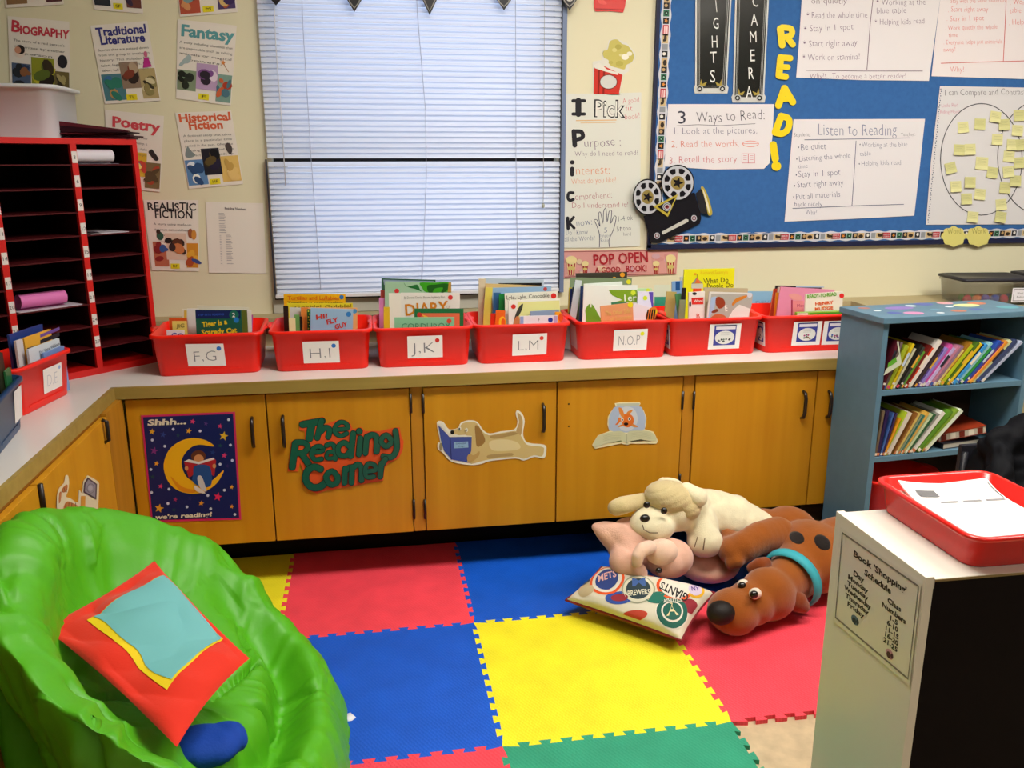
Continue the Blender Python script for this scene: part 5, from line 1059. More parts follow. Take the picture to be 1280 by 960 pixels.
b=make_bin(M,w,.20,BH,PLB,'dark blue book bin at the left edge of the picture')
F=binF(M,w,.2,BH);g=G();g.poly(F,rc(.05,.03,.13,.115),PAP,.0004,.0008);g.make('card_label',b)
gp='books in the dark blue bin'
for k,(a,b2,x,h,nm) in enumerate((((-16,448),(-3,440),.05,'#6a6038','olive'),((-6,447),(3,440),.035,'#2a2818','black'),((0,446),(9,438),.065,'#a89868','tan'),((8,440),(15,433),.058,'#c4b890','cream'),((14,446),(21,440),.045,'#1c1a14','near-black'),((17,440),(24,434),.06,'#d0c898','pale yellow'),((20,452),(26,447),.028,'#2a6a3a','green'),((10,432),(17,427),.1,'#2c3a6a','navy'))):
    Xbook(a,b2,x,h,nm+' narrow book in the dark blue bin at the left edge',gp,t=.005)
# ============================================================ blue bookcase
BC=m('#587b90',.45,.35,var=.06,vscale=20);BM=Matrix.Translation(V((1.665,2.567,0)))@Matrix.Rotation(math.radians(4.8),4,'Z')
bw,bd,bh=.61,.232,.942
bk=empty('bookcase',BM@V((bw/2,bd/2,0)),'blue painted wooden bookcase with coloured dots on its top','bookcase')
for x0,x1 in ((0,.02),(bw-.02,bw)): g=G();g.box(x0,0,0,x1,bd,bh-.02,BC,BM);g.make('side_panel',bk)
g=G();g.bbox(-.012,-.012,bh-.02,bw+.012,bd,bh,BC,.003,BM);tp=g.make('top',bk)
g=G();TF=lambda a,b_,o=0:BM@V((a,b_,bh+o))
r=random.Random(11)
for (x,y,rx,h) in ((.05,.18,.022,'#a8685c'),(.09,.07,.026,'#4858a0'),(.17,.15,.055,'#8a72b8'),(.15,.05,.035,'#c888b0'),(.24,.18,.02,'#dce8ec'),(.27,.09,.02,'#5f90a8'),(.31,.2,.035,'#5a68a8'),(.33,.05,.028,'#b0705c'),(.36,.13,.016,'#dce4ec'),(.41,.06,.026,'#4f62a4'),(.44,.14,.05,'#dfe49c'),(.51,.17,.034,'#c8785c'),(.55,.07,.04,'#5fa0ac'),(.40,.2,.03,'#d8a0a8'),(.06,.12,.014,'#e0e8e8'),(.24,.03,.014,'#dce4e8')):
    g.poly(TF,ell(x,y,rx,min(rx*.8,.03),18),m(h,.45),.0004+.00004*len(g.f)/20)
g.make('painted_dots',tp)
g=G();g.box(.02,bd-.008,.02,bw-.02,bd-.002,bh-.02,m('#3a2a20',.7,.1),BM);g.make('back_panel',bk)
SH=(.69,.452,.2,.03)
for z in SH: g=G();g.box(.02,.002,z-.018,bw-.02,bd-.008,z,BC,BM);g.make('shelf',bk)
def leaner(x,z,ang,t,h,col,label,group,d=.15,y0=.012,pages='#8f897a',band=None):  # page blocks greyed by default: shelf shade put into their colour
    a=math.radians(ang);M=BM@Matrix.Translation(V((x,y0,z)))@Matrix.Rotation(a,4,'Y')@Matrix.Translation(V((-t,0,.0006)))
    g=G();cm=m(col,.4,.3,coat=.1);g.box(0,0,0,.0009,d,h,cm,M);g.box(t-.0009,0,0,t,d,h,cm,M);g.box(.0009,0,0,t-.0009,.0012,h,cm,M);o=g.make('book',None,label,'book',group)
    g=G();g.box(.001,.0013,.002,t-.001,d-.002,h-.002,m(pages,.8),M);g.make('pages',o)
    if band:
        g=G();F=lambda a_,b_,o_=0:M@V((a_,-o_-.0002,b_))
        for z0,z1,hh in band: g.poly(F,rc(.0002,z0*h,t-.0002,z1*h),m(hh,.4),.0004)
        g.make('spine_print',o)
US=[('maroon','#5a1a28',.010,14,.215),('grey-brown','#6a5a58',.009,16,.21),('lime','#9aa828',.013,22,.2),('yellow','#d0b818',.010,25,.21),('off-white','#bcbca0',.009,27,.19),('black','#1a1a18',.010,29,.21),('dark grey','#3a3c38',.009,30,.2),('green','#5a9838',.008,31,.18),('dark red','#6a1c18',.009,32,.21),('orange-red','#d8401a',.011,33,.2),('white','#dcd4cc',.014,34,.235),('black-brown','#3a2c30',.008,35,.21),('violet','#5a4a90',.010,35.5,.19),('lilac','#8a78c0',.010,36,.2),('hot pink','#c8509a',.012,36.5,.215),('pale lilac','#b8a4d0',.012,37,.2),('dusty pink','#b87890',.010,37,.21),('mauve','#8a6a80',.010,37.5,.21),('cream','#dcc87a',.008,38,.19),('brown-gold','#9a6a20',.009,38.5,.23),('yellow-green','#a8b81c',.013,39,.215),('dark green','#4a6a20',.009,39.5,.23),('mustard','#d8b820',.010,40,.225),('jet black','#15151a',.008,40.5,.22),('sky blue','#3a90d0',.012,41,.22),('pale aqua','#8ac0c8',.010,41.5,.23),('grass green','#2a8a3a',.012,42,.2),('royal blue','#2a4aa0',.009,42.5,.24),('plum','#6a3a7a',.008,43,.235),('orange','#d88a30',.010,43.5,.24),('pale yellow','#c8cc98',.011,44,.245),('slate blue','#3a4468',.014,46,.25),('light grey','#a8b0c8',.010,47.5,.25)]
x=.033;prev=None
rr=random.Random(4)
for k,(nm,h,t,an,hh) in enumerate(US):
    nxt=US[k+1][0] if k+1<len(US) else None
    lb='thin '+nm+' spine on the bookcase top shelf'+(', right of the '+US[k-1][0]+' one' if k else ', leftmost')
    bd_=[(.1,.14,'#e0dcd0'),(.5,.8,rr.choice(['#e8e0c8','#2a2a38','#d8a83a','#b8c8d8']))] if k%3==0 else [(.02,.09,rr.choice(['#c84a5a','#e0a040','#d8d0c0','#3a58a0']))]
    hh*=.80
    leaner(x,SH[0],an,t*.96,hh,h,lb,'books on the top shelf of the bookcase',.14,.008+.004*rr.random(),band=bd_)
    x+=t*.96/math.cos(math.radians(an))+.0002
LS=[('tan','#6a5a48',.010,5,.2),('deep purple','#2a1c4a',.012,8,.2),('denim blue','#3a5a9a',.008,12,.19),('dark purple','#3a2850',.007,14,.19),('orange-yellow','#d8901c',.009,20,.17),('lime','#a8c02c',.009,22,.2),('off-white','#d0c8b8',.020,26,.2),('brown','#8a5a28',.007,28,.2),('yellow-cream','#c8b060',.010,29,.2),('grey-green','#7a8a70',.008,30,.19),('teal','#2a7a70',.006,31,.19),('golden','#d8a848',.012,32,.205),('green-white','#b8c8a0',.009,34,.2),('dark green','#2a5a38',.008,35,.2),('grey','#8a8a80',.010,37,.205),('white','#dcdcd4',.018,39,.215),('leaf green','#5a8a28',.014,41,.225),('olive green','#7a9a30',.010,42,.235),('pale green-white','#d8e0cc',.016,44,.235)]
x=.033
for k,(nm,h,t,an,hh) in enumerate(LS):
    leaner(x,SH[1],an,t*.9,hh*.82,h,'thin '+nm+' spine on the bookcase second shelf'+(', right of the '+LS[k-1][0]+' one' if k else ', leftmost'),'books on the second shelf of the bookcase',.14,.008,band=[(.02,.08,'#c87a4a' if k%2 else '#e0d8c8')])
    x+=t*.9/math.cos(math.radians(an))+.0002
# the green and white card stuck over the first top-shelf books
g=G();g.poly(lambda a,b_,o=0:BM@V((0,-.002,0))+(onP(a,b_,BM@V((0,-.004,0)),BM.to_3x3()@V((0,-1,0)))-BM@V((0,0,0)))+V((0,-o,0)),sc(1090,400,6.737,[(205,180),(218,178),(245,370),(95,465),(110,420),(225,290)]),m('#c4ccb4',.4),0,.0015);F=lambda a,b_,o=0:BM@V((0,-.002,0))+(onP(a,b_,BM@V((0,-.004,0)),BM.to_3x3()@V((0,-1,0)))-BM@V((0,0,0)))+V((0,-o,0))
o=g.make('bent_booklet',None,'white and green thin booklet sticking out at the left of the top shelf','booklet')
g=G();g.poly(F,sc(1090,400,6.737,[(130,360),(195,310),(205,350),(125,400)]),m('#5aa02c'),.002);g.make('cover_print',o)
# lying books on the second shelf
for k,(h,lb,z,a) in enumerate((('#20222a','black book lying flat on the second shelf of the bookcase',0,.1),('#8a3018','rust red and white book lying slanted on the second shelf',.022,-.15))):
    M=BM@Matrix.Translation(V((.39+.02*k,.11,SH[1]+.001+z)))@Matrix.Rotation(a,4,'Z')
    if k: M=M@Matrix.Rotation(-.16,4,'Y')@Matrix.Translation(V((0,0,.012)))
    g=G();t=.02 if k==0 else .028;g.box(-.09,-.085,0,.09,.085,.0015,m(h,.4),M);g.box(-.09,-.085,t-.0015,.09,.085,t,m(h,.4),M);g.box(-.09,-.085,.0015,-.0885,.085,t-.0015,m(h,.4),M);o=g.make('lying_book',None,lb,'book','books lying on the second shelf')
    g=G();g.box(-.088,-.0835,.0017,.088,.083,t-.0017,m('#b8b0a0',.8),M);g.make('pages',o)
    if k:
        g=G();F=lambda a_,b_,o_=0:M@V((a_,-.0852-o_,b_))
        for q in range(5): g.poly(F,rc(-.08+.034*q,.003,-.06+.034*q,.025),m('#d8d0c0' if q%2 else '#6a2010'),.0003)
        g.make('spine_print',o)
M=BM@Matrix.Translation(V((.19,.108,SH[2]+.0005)));make_bin(M,.30,.19,.15,BRED,'red bin low inside the bookcase, behind the paper tray','red bins in the bookcase')
# ============================================================ clear boxes on the ledge
def clearbox(x,y,w,d,h,yaw,label,seed,tag_=True):
    M=Matrix.Translation(V((x,y,.8735)))@Matrix.Rotation(yaw,4,'Z')
    t=empty('plastic_box',M@V((0,0,0)),label,'box','clear plastic boxes on the window ledge')
    g=G();tubmesh(g,M,w,d,h,.012,glassy('#a8a498',.28),.004,.002,.012);g.make('clear_body',t)
    g=G();R=[rring(0,0,w/2+.008,d/2+.008,.018,h+.0005,5,M),rring(0,0,w/2+.008,d/2+.008,.018,h+.010,5,M),rring(0,0,w/2-.01,d/2-.01,.012,h+.014,5,M),rring(0,0,w/2-.02,d/2-.02,.01,h+.009,5,M)];g.loft(R,m('#1e1c26',.35,.4));g.make('lid',t)
    if tag_:
        F=lambda a,b_,o=0:M@V((a,-d/2-.001-o,b_));g=G();g.poly(F,rc(.05,.012,.125,.07),m('#e0dce4',.4),.0,.001);L=g.make('card_label',t)
        g=G();g.stroke(F,rc(.056,.018,.119,.064),.003,m('#3a3a44'),.0015,True);g.text(F,'Word',(.07,.045),(.095,.045),.008,m('#5a5a60'),.0015,'n',up=(0,1));g.text(F,'Builders',(.07,.03),(.105,.03),.008,m('#5a5a60'),.0015,'n',up=(0,1));g.make('print',L)
    r=random.Random(seed)
    for k in range(14):
        px_=-w/2+.035+(k%7)*(w-.07)/6;py_=-d/2+.03+(k//7)*.035;cl,cn=[('#c81f4a','red'),('#1f7a38','green'),('#2a4ab8','blue'),('#d8682a','orange'),('#2f9a4a','green'),('#d82a5a','red'),('#5a3ab0','purple')][(k*3+k//7)%7]
        g=G();bm=bmesh.new();bmesh.ops.create_icosphere(bm,subdivisions=2,radius=.017)
        for v in bm.verts: v.co*=1+.18*noise.noise(v.co*120+V((k,0,0)))
        g.bm(bm,m(cl,.7),M@Matrix.Translation(V((px_,py_,.022))),True)
        g.make('pompom',None,cn+' fuzzy craft piece in the '+('labelled' if tag_ else 'far right')+' clear box, '+['front','back'][k//7]+' row, '+['leftmost','second','third','fourth','fifth','sixth','last'][k%7],'craft piece','craft pieces in the clear boxes')
clearbox(2.52,3.2,.30,.20,.095,-.12,'clear plastic box with dark lid and colourful craft pieces behind the bookcase',3)
clearbox(2.90,3.24,.32,.2,.095,.06,'clear plastic box with dark lid cut off at the right edge',8,False)
# ============================================================ white cabinet, tray, papers
WX,WY0,WY1,WZ=.98,1.297,1.612,.70
WH=m('#dcd8cc',.4,.4)
wc=empty('white_cabinet',(1.32,1.45,0),'low white cabinet with dark shaded front holding the red paper tray','cabinet')
g=G();g.bbox(WX,WY0,0,WX+.018,WY1,WZ+.004,WH,.0015);g.make('side_panel',wc)
g=G();g.bbox(WX+.018,WY0-.001,WZ-.02,1.72,WY1,WZ,WH,.0015);g.make('top',wc)
g=G();g.box(WX+.0185,WY0+.001,0,1.72,WY0+.016,WZ-.021,m('#0c0508',.75,.12,var=.1,vscale=30));g.box(WX+.0185,WY0-.0021,WZ-.0215,1.72,WY0-.0011,WZ-.0055,m('#0c0508',.75,.12));g.make('shaded_front',wc)  # near-black face: shade of the open front put into the colour
g=G();g.box(WX+.0185,WY0-.0022,WZ-.0054,1.72,WY0-.0012,WZ-.001,m('#8a7648',.5));g.make('edge_strip',wc)
g=G();g.box(WX+.0185,WY1-.012,0,1.72,WY1,WZ-.0205,WH);g.box(1.702,WY0+.017,0,1.72,WY1-.013,WZ-.0205,WH);g.make('back_panel',wc)
SF=sideF(WX-.0004,-1)
c=crop(SF,990,570,2.462)
s=sheetpx(c,[(148,218),(398,392),(362,708),(125,505)],m('#d8d5c9',.35,.4,coat=.2),'book_shopping_sheet','white sheet headed Book Shopping Schedule taped on the white cabinet','sheet',th=.001)
Q=quad(SF,[(990+148/2.462,570+218/2.462),(990+398/2.462,570+392/2.462),(990+362/2.462,570+708/2.462),(990+125/2.462,570+505/2.462)],100,78)
g=G();g.stroke(Q,rc(3,3.5,97,74),1.5,m('#3a3832'),.002,True);g.stroke(Q,rc(3,3.5,97,74),.45,m('#b0aca0'),.0026,True);g.make('border_print',s)
TI=m('#2a2826',.5);g=G()
for t,x0,x1,y,h in (("Book 'Shopping'",18,84,15,6.2),('Schedule',33,66,24.5,6.2),('Day',20,33,32,5.5),('Class',63,80,33,5),('Numbers',57,87,40,5),('Monday',14,39,38.5,4.8),('Tuesday',14,40,44.5,4.8),('Wednesday',11,44,50.5,4.8),('Thursday',13,42,56.5,4.8),('Friday',16,37,62.5,4.8),('1-5',67,78,46,4.6),('6-10',65,79,51.5,4.6),('11-15',63,81,57,4.6),('16-20',63,81,62.5,4.6),('21-25',63,81,68,4.6)): g.text(Q,t,(x0,y*.88+2),(x1,y*.88+2),h*.8,TI,.002,'x')
g.make('lettering',s)
g=G()
for cx_,cy_,h1,h2 in ((27,64.5,'#4a6a80','#1f2c3a'),(72,68.5,'#c08a9a','#4a2230')):
    g.poly(Q,smooth(ell(cx_,cy_-1,5,3.6,7),2),m(h1),.002);g.poly(Q,ell(cx_-1,cy_,2.6,2.6,8),m(h2),.0024);g.poly(Q,ell(cx_+3,cy_-1,1.6,2,8),m(h2),.0024)
g.make('clip_art',s)
TRM=m('#dc180e',.25,.5,coat=.2)
M=Matrix.Translation(V((1.212,1.468,WZ+.0005)));g=G();hw,hd=.135,.162
R=[rring(0,0,hw-.012,hd-.018,.03,0,6,M),rring(0,0,hw-.010,hd-.015,.03,.004,6,M),rring(0,0,hw-.003,hd-.004,.033,.058,6,M),rring(0,0,hw+.006,hd+.006,.038,.060,6,M),rring(0,0,hw+.007,hd+.007,.038,.068,6,M),rring(0,0,hw+.002,hd+.002,.036,.070,6,M),rring(0,0,hw-.006,hd-.007,.03,.068,6,M),rring(0,0,hw-.014,hd-.018,.026,.007,6,M)]
g.loft(R,TRM);g.make('paper_tray',None,'shallow red plastic tray of papers on the white cabinet','tray')
def sheetstack(z,label,shift,col,prints):
    g=G();n=8;P=[];Qm=[]
    M=Matrix.Translation(V((1.218+shift[0],1.468+shift[1],WZ+z)))@Matrix.Rotation(shift[2],4,'Z')
    nx,ny=10,12;hx,hy=.105,.138
    def hgt(u,v): return .012*max(0,u*-1-.3)**2+.030*max(0,v-.35)**2*(1+.6*abs(u))+.006*max(0,-v-.6)
    V_=[];
    for j in range(ny+1):
        for i in range(nx+1):
            u=-1+2*i/nx;v=-1+2*j/ny;V_.append(M@V((u*hx,v*hy,hgt(u,v))))
    N=len(V_);fs=[(j*(nx+1)+i,j*(nx+1)+i+1,(j+1)*(nx+1)+i+1,(j+1)*(nx+1)+i) for j in range(ny) for i in range(nx)]
    g.add(V_,fs,m(col,.5),True);g.add([p-V((0,0,.004)) for p in V_],[f[::-1] for f in fs],m(col,.5),True)
    bd=[i for i in range(nx+1)]+[j*(nx+1)+nx for j in range(1,ny+1)]+[ny*(nx+1)+i for i in range(nx-1,-1,-1)]+[j*(nx+1) for j in range(ny-1,0,-1)]
    k=len(bd);g.add([V_[i] for i in bd]+[V_[i]-V((0,0,.004)) for i in bd],[(i,(i+1)%k,k+(i+1)%k,k+i) for i in range(k)],m(col,.6))
    o=g.make('paper_stack',None,label,'paper')
    if prints:
        F=lambda a,b_,o_=0:M@V((a*hx,b_*hy,hgt(a,b_)+.0009+o_))
        g=G()
        for x0,y0,x1,y1,h in ((-.78,.62,-.35,.80,'#6a6a6c'),(-.5,.42,-.1,.48,'#8a8a8c'),(.0,.42,.4,.48,'#8a8a8c'),(.5,.42,.92,.48,'#8a8a8c')):
            for q in range(4):
                a0=x0+(x1-x0)*q/4;a1=x0+(x1-x0)*(q+1)/4;g.poly(F,rc(a0,y0,a1,y1),m(h),.0003)
        for q in range(8): v0=.5+.05*q;g.poly(F,rc(.93,v0,.96,v0+.05),m('#6a6a6c'),.0003)
        g.make('print',o)
sheetstack(.022,'lower stack of white sheets inside the red tray',(.004,-.004,.02),'#e4e2de',False)
sheetstack(.042,'top white printed sheets curling in the red tray',(.0,.0,-.03),'#ecebea',True)
# ============================================================ chair with black jacket
ch=empty('school_chair',(1.93,2.08,0),'small dark chair under the black jacket in front of the bookcase','chair')
CM=m('#22222a',.5,.3)
g=G();g.bbox(1.75,1.92,.34,2.09,2.24,.36,CM,.006);g.make('seat',ch)
g=G();g.bbox(1.76,2.245,.42,2.08,2.262,.60,CM,.006);g.make('backrest',ch)
for x,y,zt in ((1.77,1.94,.34),(2.07,1.94,.34),(1.77,2.24,.58),(2.07,2.24,.58)): g=G();g.tube([(x,y,0),(x,y,zt)],.009,m('#1c1c22',.4),8);g.make('leg',ch)
# ============================================================ soft things
def bake_remesh(g,voxel,smooth_it=6,disp=None):
    me=bpy.data.meshes.new('tmp');me.from_pydata([tuple(p) for p in g.v],[],g.f);o=bpy.data.objects.new('tmp',me);COL.objects.link(o)
    r=o.modifiers.new('r','REMESH');r.mode='VOXEL';r.voxel_size=voxel
    s=o.modifiers.new('s','SMOOTH');s.factor=.6;s.iterations=smooth_it
    bpy.context.view_layer.update();dg=bpy.context.evaluated_depsgraph_get();m2=bpy.data.meshes.new_from_object(o.evaluated_get(dg))
    bpy.data.objects.remove(o);bpy.data.meshes.remove(me)
    vs=[v.co.copy() for v in m2.vertices];ns=[v.normal.copy() for v in m2.vertices];fs=[list(p.vertices) for p in m2.polygons];bpy.data.meshes.remove(m2)
    if disp: vs=[v+n*disp(v) for v,n in zip(vs,ns)]
    return vs,fs
def blob(parts,voxel=.007,it=6,disp=None):
    g=G();d=m('#ffffff')
    for p in parts:
        if p[0]=='e': _,c,r,rz=p;g.sph(c,r,d,rot=Matrix.Rotation(rz,3,'Z'))
        elif p[0]=='E': _,c,r,R_=p;g.sph(c,r,d,rot=R_)
        else: # capsule chain
            _,pts,rs=p
            for (a,b),(ra,rb) in zip(zip(pts,pts[1:]),zip(rs,rs[1:])):
                a=V(a);b=V(b);n=max(2,int((b-a).length/(min(ra,rb)*.35)))
                for k in range(n+1): t=k/n;g.sph(a.lerp(b,t),ra*(1-t)+rb*t,d,u=14,w=8)
    return bake_remesh(g,voxel,it,disp)
def Yp(u,v,y): return onY(u,v,y)
def plushmat(h,h2=None): return m(h,.85,.12,bump=.35,bscale=260,var=.07,vscale=30,sheen=.35)
# ---- green beanbag
CC=V((-.47,1.72))
RIM=[(-158,.28,.70,.02),(-116,.34,.63,.015),(-88,.41,.54,.01),(-70,.42,.42,.04),(-45,.36,.30,.08),(-12,.315,.25,.07),(14,.31,.25,.07),(38,.35,.27,.08),(58,.38,.31,.09),(90,.44,.50,.12),(120,.42,.625,.10),(150,.33,.70,.08),(180,.27,.735,.08)]
def rimv(ph):
    L=RIM+[(a+360,*r) for a,*r in RIM[:3]];L=[(a-360,*r) for a,*r in RIM[-3:]]+L
    for i in range(1,len(L)-2):
        if L[i][0]<=ph<=L[i+1][0]:
            t=(ph-L[i][0])/(L[i+1][0]-L[i][0]);o=[]
            for k in (1,2,3):
                p0,p1,p2,p3=L[i-1][k],L[i][k],L[i+1][k],L[i+2][k]
                o.append(.5*(2*p1+(p2-p0)*t+(2*p0-5*p1+4*p2-p3)*t*t+(-p0+3*p1-3*p2+p3)*t**3))
            return o
def beanbag():
    NP,NR=300,150;P=[]
    for i in range(NR+1):
        s=i/NR
        for j in range(NP):
            ph=-180+360*j/NP;r,h,o=rimv(ph);a=math.radians(ph);uc=.09 if o<.03 else (.09*(.07-o)/.04 if o<.07 else 0)
            ctrl=[(0,.012),(r+o-.10-uc,.012),(r+o-.02-uc,.03),(r+o-uc,.09),(r+o*.95-uc*.8,h*.5),(r+o*.55-uc*.1,h*.86),(r,h),(r-.085,h-.045),(r*.62,.335+.42*(h-.3)),(r*.2,.345),(0,.35)]
            n=len(ctrl)-1;f=s*n;k=min(int(f),n-1);t=f-k;g4=[ctrl[max(0,k-1)],ctrl[k],ctrl[k+1],ctrl[min(n,k+2)]]
            q=[.5*(2*g4[1][c]+(g4[2][c]-g4[0][c])*t+(2*g4[0][c]-5*g4[1][c]+4*g4[2][c]-g4[3][c])*t*t+(-g4[0][c]+3*g4[1][c]-3*g4[2][c]+g4[3][c])*t**3) for c in (0,1)]
            P.append(V((CC.x+q[0]*math.cos(a),CC.y+q[0]*math.sin(a),max(.013,q[1]))))
    N=[]
    for i in range(NR+1):
        for j in range(NP):
            a=P[min(NR,i+1)*NP+j]-P[max(0,i-1)*NP+j];b=P[i*NP+(j+1)%NP]-P[i*NP+j-1]
            n=b.cross(a);N.append(n.normalized() if n.length>1e-9 else V((0,0,1 if i>NR/2 else -1)))
    out=[]
    for k,(p,n) in enumerate(zip(P,N)):
        i=k//NP;fade=min(1,max(0,(p.z-.03)/.08))*(1 if i<NR*.76 else max(0,.05+.95*(NR-i)/(NR*.24))**1.5)
        w=p+V((noise.noise(p*3.1),noise.noise(p*3.1+V((9,0,0))),noise.noise(p*3.1+V((0,7,0)))))*.12
        def vor(q,s,off=0):
            dd,_pp=noise.voronoi(q*s+V((off,off*.7,off*1.3)));return dd[0],dd[1]-dd[0],_pp[0]
        f1,e1,c1=vor(w,4.4);f2,e2,c2=vor(w,11.0,3)
        tilt=(noise.cell_vector(c1*3.7+V((.5,.5,.5)))-V((.5,.5,.5))).dot(w*4.4-c1)
        ang_=math.atan2(p.y-CC.y,p.x-CC.x);rad_=(p-V((CC.x,CC.y,0))).length
        pl=noise.noise(V((ang_*5.5+noise.noise(p*6)*.6,rad_*1.6,p.z*1.2)));pleat=(1-abs(pl)*2.4)
        d=.016*tilt-.036*max(0,1-e1/.10)**1.4*max(0,.2+noise.noise(p*4.5+V((2,2,2)))*2.4)-.005*max(0,1-e2/.12)*max(0,noise.noise(p*7))*2+.008*noise.noise(w*3)+.013*max(-.4,pleat)*(.4+max(0,noise.noise(p*3+V((5,1,1))))*2)
        p2=p+n*d*fade
        if p2.x<-.790: p2.x=-.790+(p2.x+.790)*.03
        out.append(p2)
    g=G();NY=m('#4fa812',.48,.4,var=.05,vscale=6,bump=.10,bscale=90)
    fs=[(i*NP+j,i*NP+(j+1)%NP,(i+1)*NP+(j+1)%NP,(i+1)*NP+j) for i in range(NR) for j in range(NP)]
    g.add(out,fs,NY,True);return g,out
g,BG=beanbag();g.make('beanbag',None,'large lime green fabric beanbag against the left cabinets','beanbag',recalc=True)
# ---- pillows
def pillow_surf(c,T,pow_=.55,pinch=.06,wr=.004,seed=0,n=None,ex=4):
    c=[V(p) for p in c] # TL TR BR BL
    nn=n or ((c[1]-c[0]).cross(c[3]-c[0])).normalized()
    if nn.z<0: nn=-nn
    def S(s,t,side=1,off=0):
        u=2*s-1;v=2*t-1
        pu=1-pinch*(1-v*v)*abs(u)**3;pv=1-pinch*(1-u*u)*abs(v)**3
        s2=(u*pu+1)/2;t2=(v*pv+1)/2
        p=(c[0]*(1-s2)+c[1]*s2)*(1-t2)+(c[3]*(1-s2)+c[2]*s2)*t2
        h=T*((1-abs(u)**ex)*(1-abs(v)**ex))**pow_
        e=min(1,(1-abs(u))*6)*min(1,(1-abs(v))*6)
        q=p*1.0+V((seed,0,0))
        h+=wr*e*(noise.noise(q*9)*2-2.0*max(0,1-abs(noise.noise(q*7+V((5,0,0))))*3))
        return p+nn*(h*side+off)
    return S,nn
def pillow_mesh(S,mt,n=48,mt2=None):
    g=G()
    for side in (1,-1):
        P=[S(i/n,j/n,side) for j in range(n+1) for i in range(n+1)]
        g.add(P,[(j*(n+1)+i,j*(n+1)+i+1,(j+1)*(n+1)+i+1,(j+1)*(n+1)+i) for j in range(n) for i in range(n)],mt if side==1 or not mt2 else mt2,True)
    return g
def inv(c,u,v):
    s=t=.5
    for _ in range(12):
        f=lambda s,t:((c[0][0]*(1-s)+c[1][0]*s)*(1-t)+(c[3][0]*(1-s)+c[2][0]*s)*t-u,(c[0][1]*(1-s)+c[1][1]*s)*(1-t)+(c[3][1]*(1-s)+c[2][1]*s)*t-v)
        a=f(s,t);b=f(s+1e-4,t);d=f(s,t+1e-4);J=[(b[0]-a[0])/1e-4,(d[0]-a[0])/1e-4,(b[1]-a[1])/1e-4,(d[1]-a[1])/1e-4];D=J[0]*J[3]-J[1]*J[2]
        s-=(a[0]*J[3]-a[1]*J[1])/D;t-=(J[0]*a[1]-J[2]*a[0])/D
    return s,t
def gpatch(g,S,fn,mt,off,n=40):
    P=[S(*fn(i/n,j/n),1,off) for j in range(n+1) for i in range(n+1)]
    g.add(P,[(j*(n+1)+i,j*(n+1)+i+1,(j+1)*(n+1)+i+1,(j+1)*(n+1)+i) for j in range(n) for i in range(n)],mt,True)
# red cushion on the beanbag
cpx=[(53,784),(193,701),(312,823),(221,934)]
cz=(.545,.535,.455,.465)
cc=[onZ(u,v,z) for (u,v),z in zip(cpx,cz)]
S,nn=pillow_surf(cc,.034,.65,.06,.006,3,None,3)
g=pillow_mesh(S,m('#dc2c16',.75,.2,bump=.15,bscale=300,sheen=.2),96);cu=g.make('cushion',None,'bright red cushion with a teal panel lying in the green beanbag','cushion')
def pan(m_):
    def f(a,b):
        s=.235+.70*a;t=.15+.64*b+.03*a*(1-b)
        s+= (1-a)*(m_-.014*math.sin(b*9.5)*(.4+b)-.01)
        s-= a*m_*.25; t+=(1-b)*m_*.35; t-=b*m_*.5
        return s,t
    return f
g=G();gpatch(g,S,pan(-.012),m('#e8c818',.7),.0015,80);gpatch(g,S,lambda a,b:(lambda q:(q[0]+(1-a)*(.018+.022*math.sin(b*7+.6)**2),q[1]))(pan(.012)(a,b)),m('#6fb2b4',.75,.2),.003,80);g.make('teal_panel',cu)
# blue cloth
kz=[onZ(u,v,z) for u,v,z in ((238,912,.385),(262,897,.40),(286,925,.375),(280,942,.36),(252,946,.365),(226,945,.37))]
cen=sum(kz,V((0,0,0)))/6
def cl(v): return .006*noise.noise(v*25)+.005*(1-abs(noise.noise(v*14))*2)
vs,fs=blob([('E',cen+V((0,0,-.01)),(.065,.05,.028),Matrix.Rotation(-.5,3,'Z')),('E',cen+V((.03,.02,-.012)),(.04,.04,.022),Matrix.Rotation(.4,3,'Z')),('E',cen+V((-.03,-.02,-.01)),(.04,.03,.022),Matrix())],.005,3,cl)
g=G();g.add(vs,fs,m('#123f9e',.75,.2,bump=.2,bscale=200),True);g.make('blue_cloth',None,'crumpled royal blue cloth tucked under the cushion on the beanbag','cloth')
# ---- beige dog
TAN=plushmat('#c8b688');CRM=plushmat('#e2d9b8')
tag_=lambda **k:k
y0=2.60
H0=Yp(833,640,2.60)
body=[('c',[Yp(864,632,2.65),Yp(885,640,2.65),Yp(915,650,2.65),Yp(948,668,2.65)],[.068,.085,.092,.085]),
 ('c',[Yp(868,632,2.60),Yp(878,660,2.56),Yp(881,676,2.54)],[.055,.058,.062]),
 ('E',Yp(840,636,2.58),(.098,.075,.085),Matrix.Rotation(.2,3,'Y')),('E',Yp(815,655,2.545),(.082,.07,.062),Matrix.Rotation(.1,3,'Y')),
 ('E',Yp(836,615,2.60),(.06,.05,.05),Matrix()),('e',Yp(828,606,2.605),(.022,.02,.028),0)]
vs,fs=blob(body,.007,6,lambda v:.003*noise.noise(v*18)-.004*max(0,1-abs(noise.noise(v*9))*4))
bd0=empty('plush_dog',(Yp(890,690,2.6).x,2.6,.013),'cream and tan stuffed dog lying on top of the pile by the cabinets','stuffed toy')
g=G();g.add(vs,fs,CRM,True);g.make('body',bd0)
def softpart(par,name,parts,mt,voxel=.006,it=5,disp=None):
    vs,fs=blob(parts,voxel,it,disp);g=G();g.add(vs,fs,mt,True);return g.make(name,par)
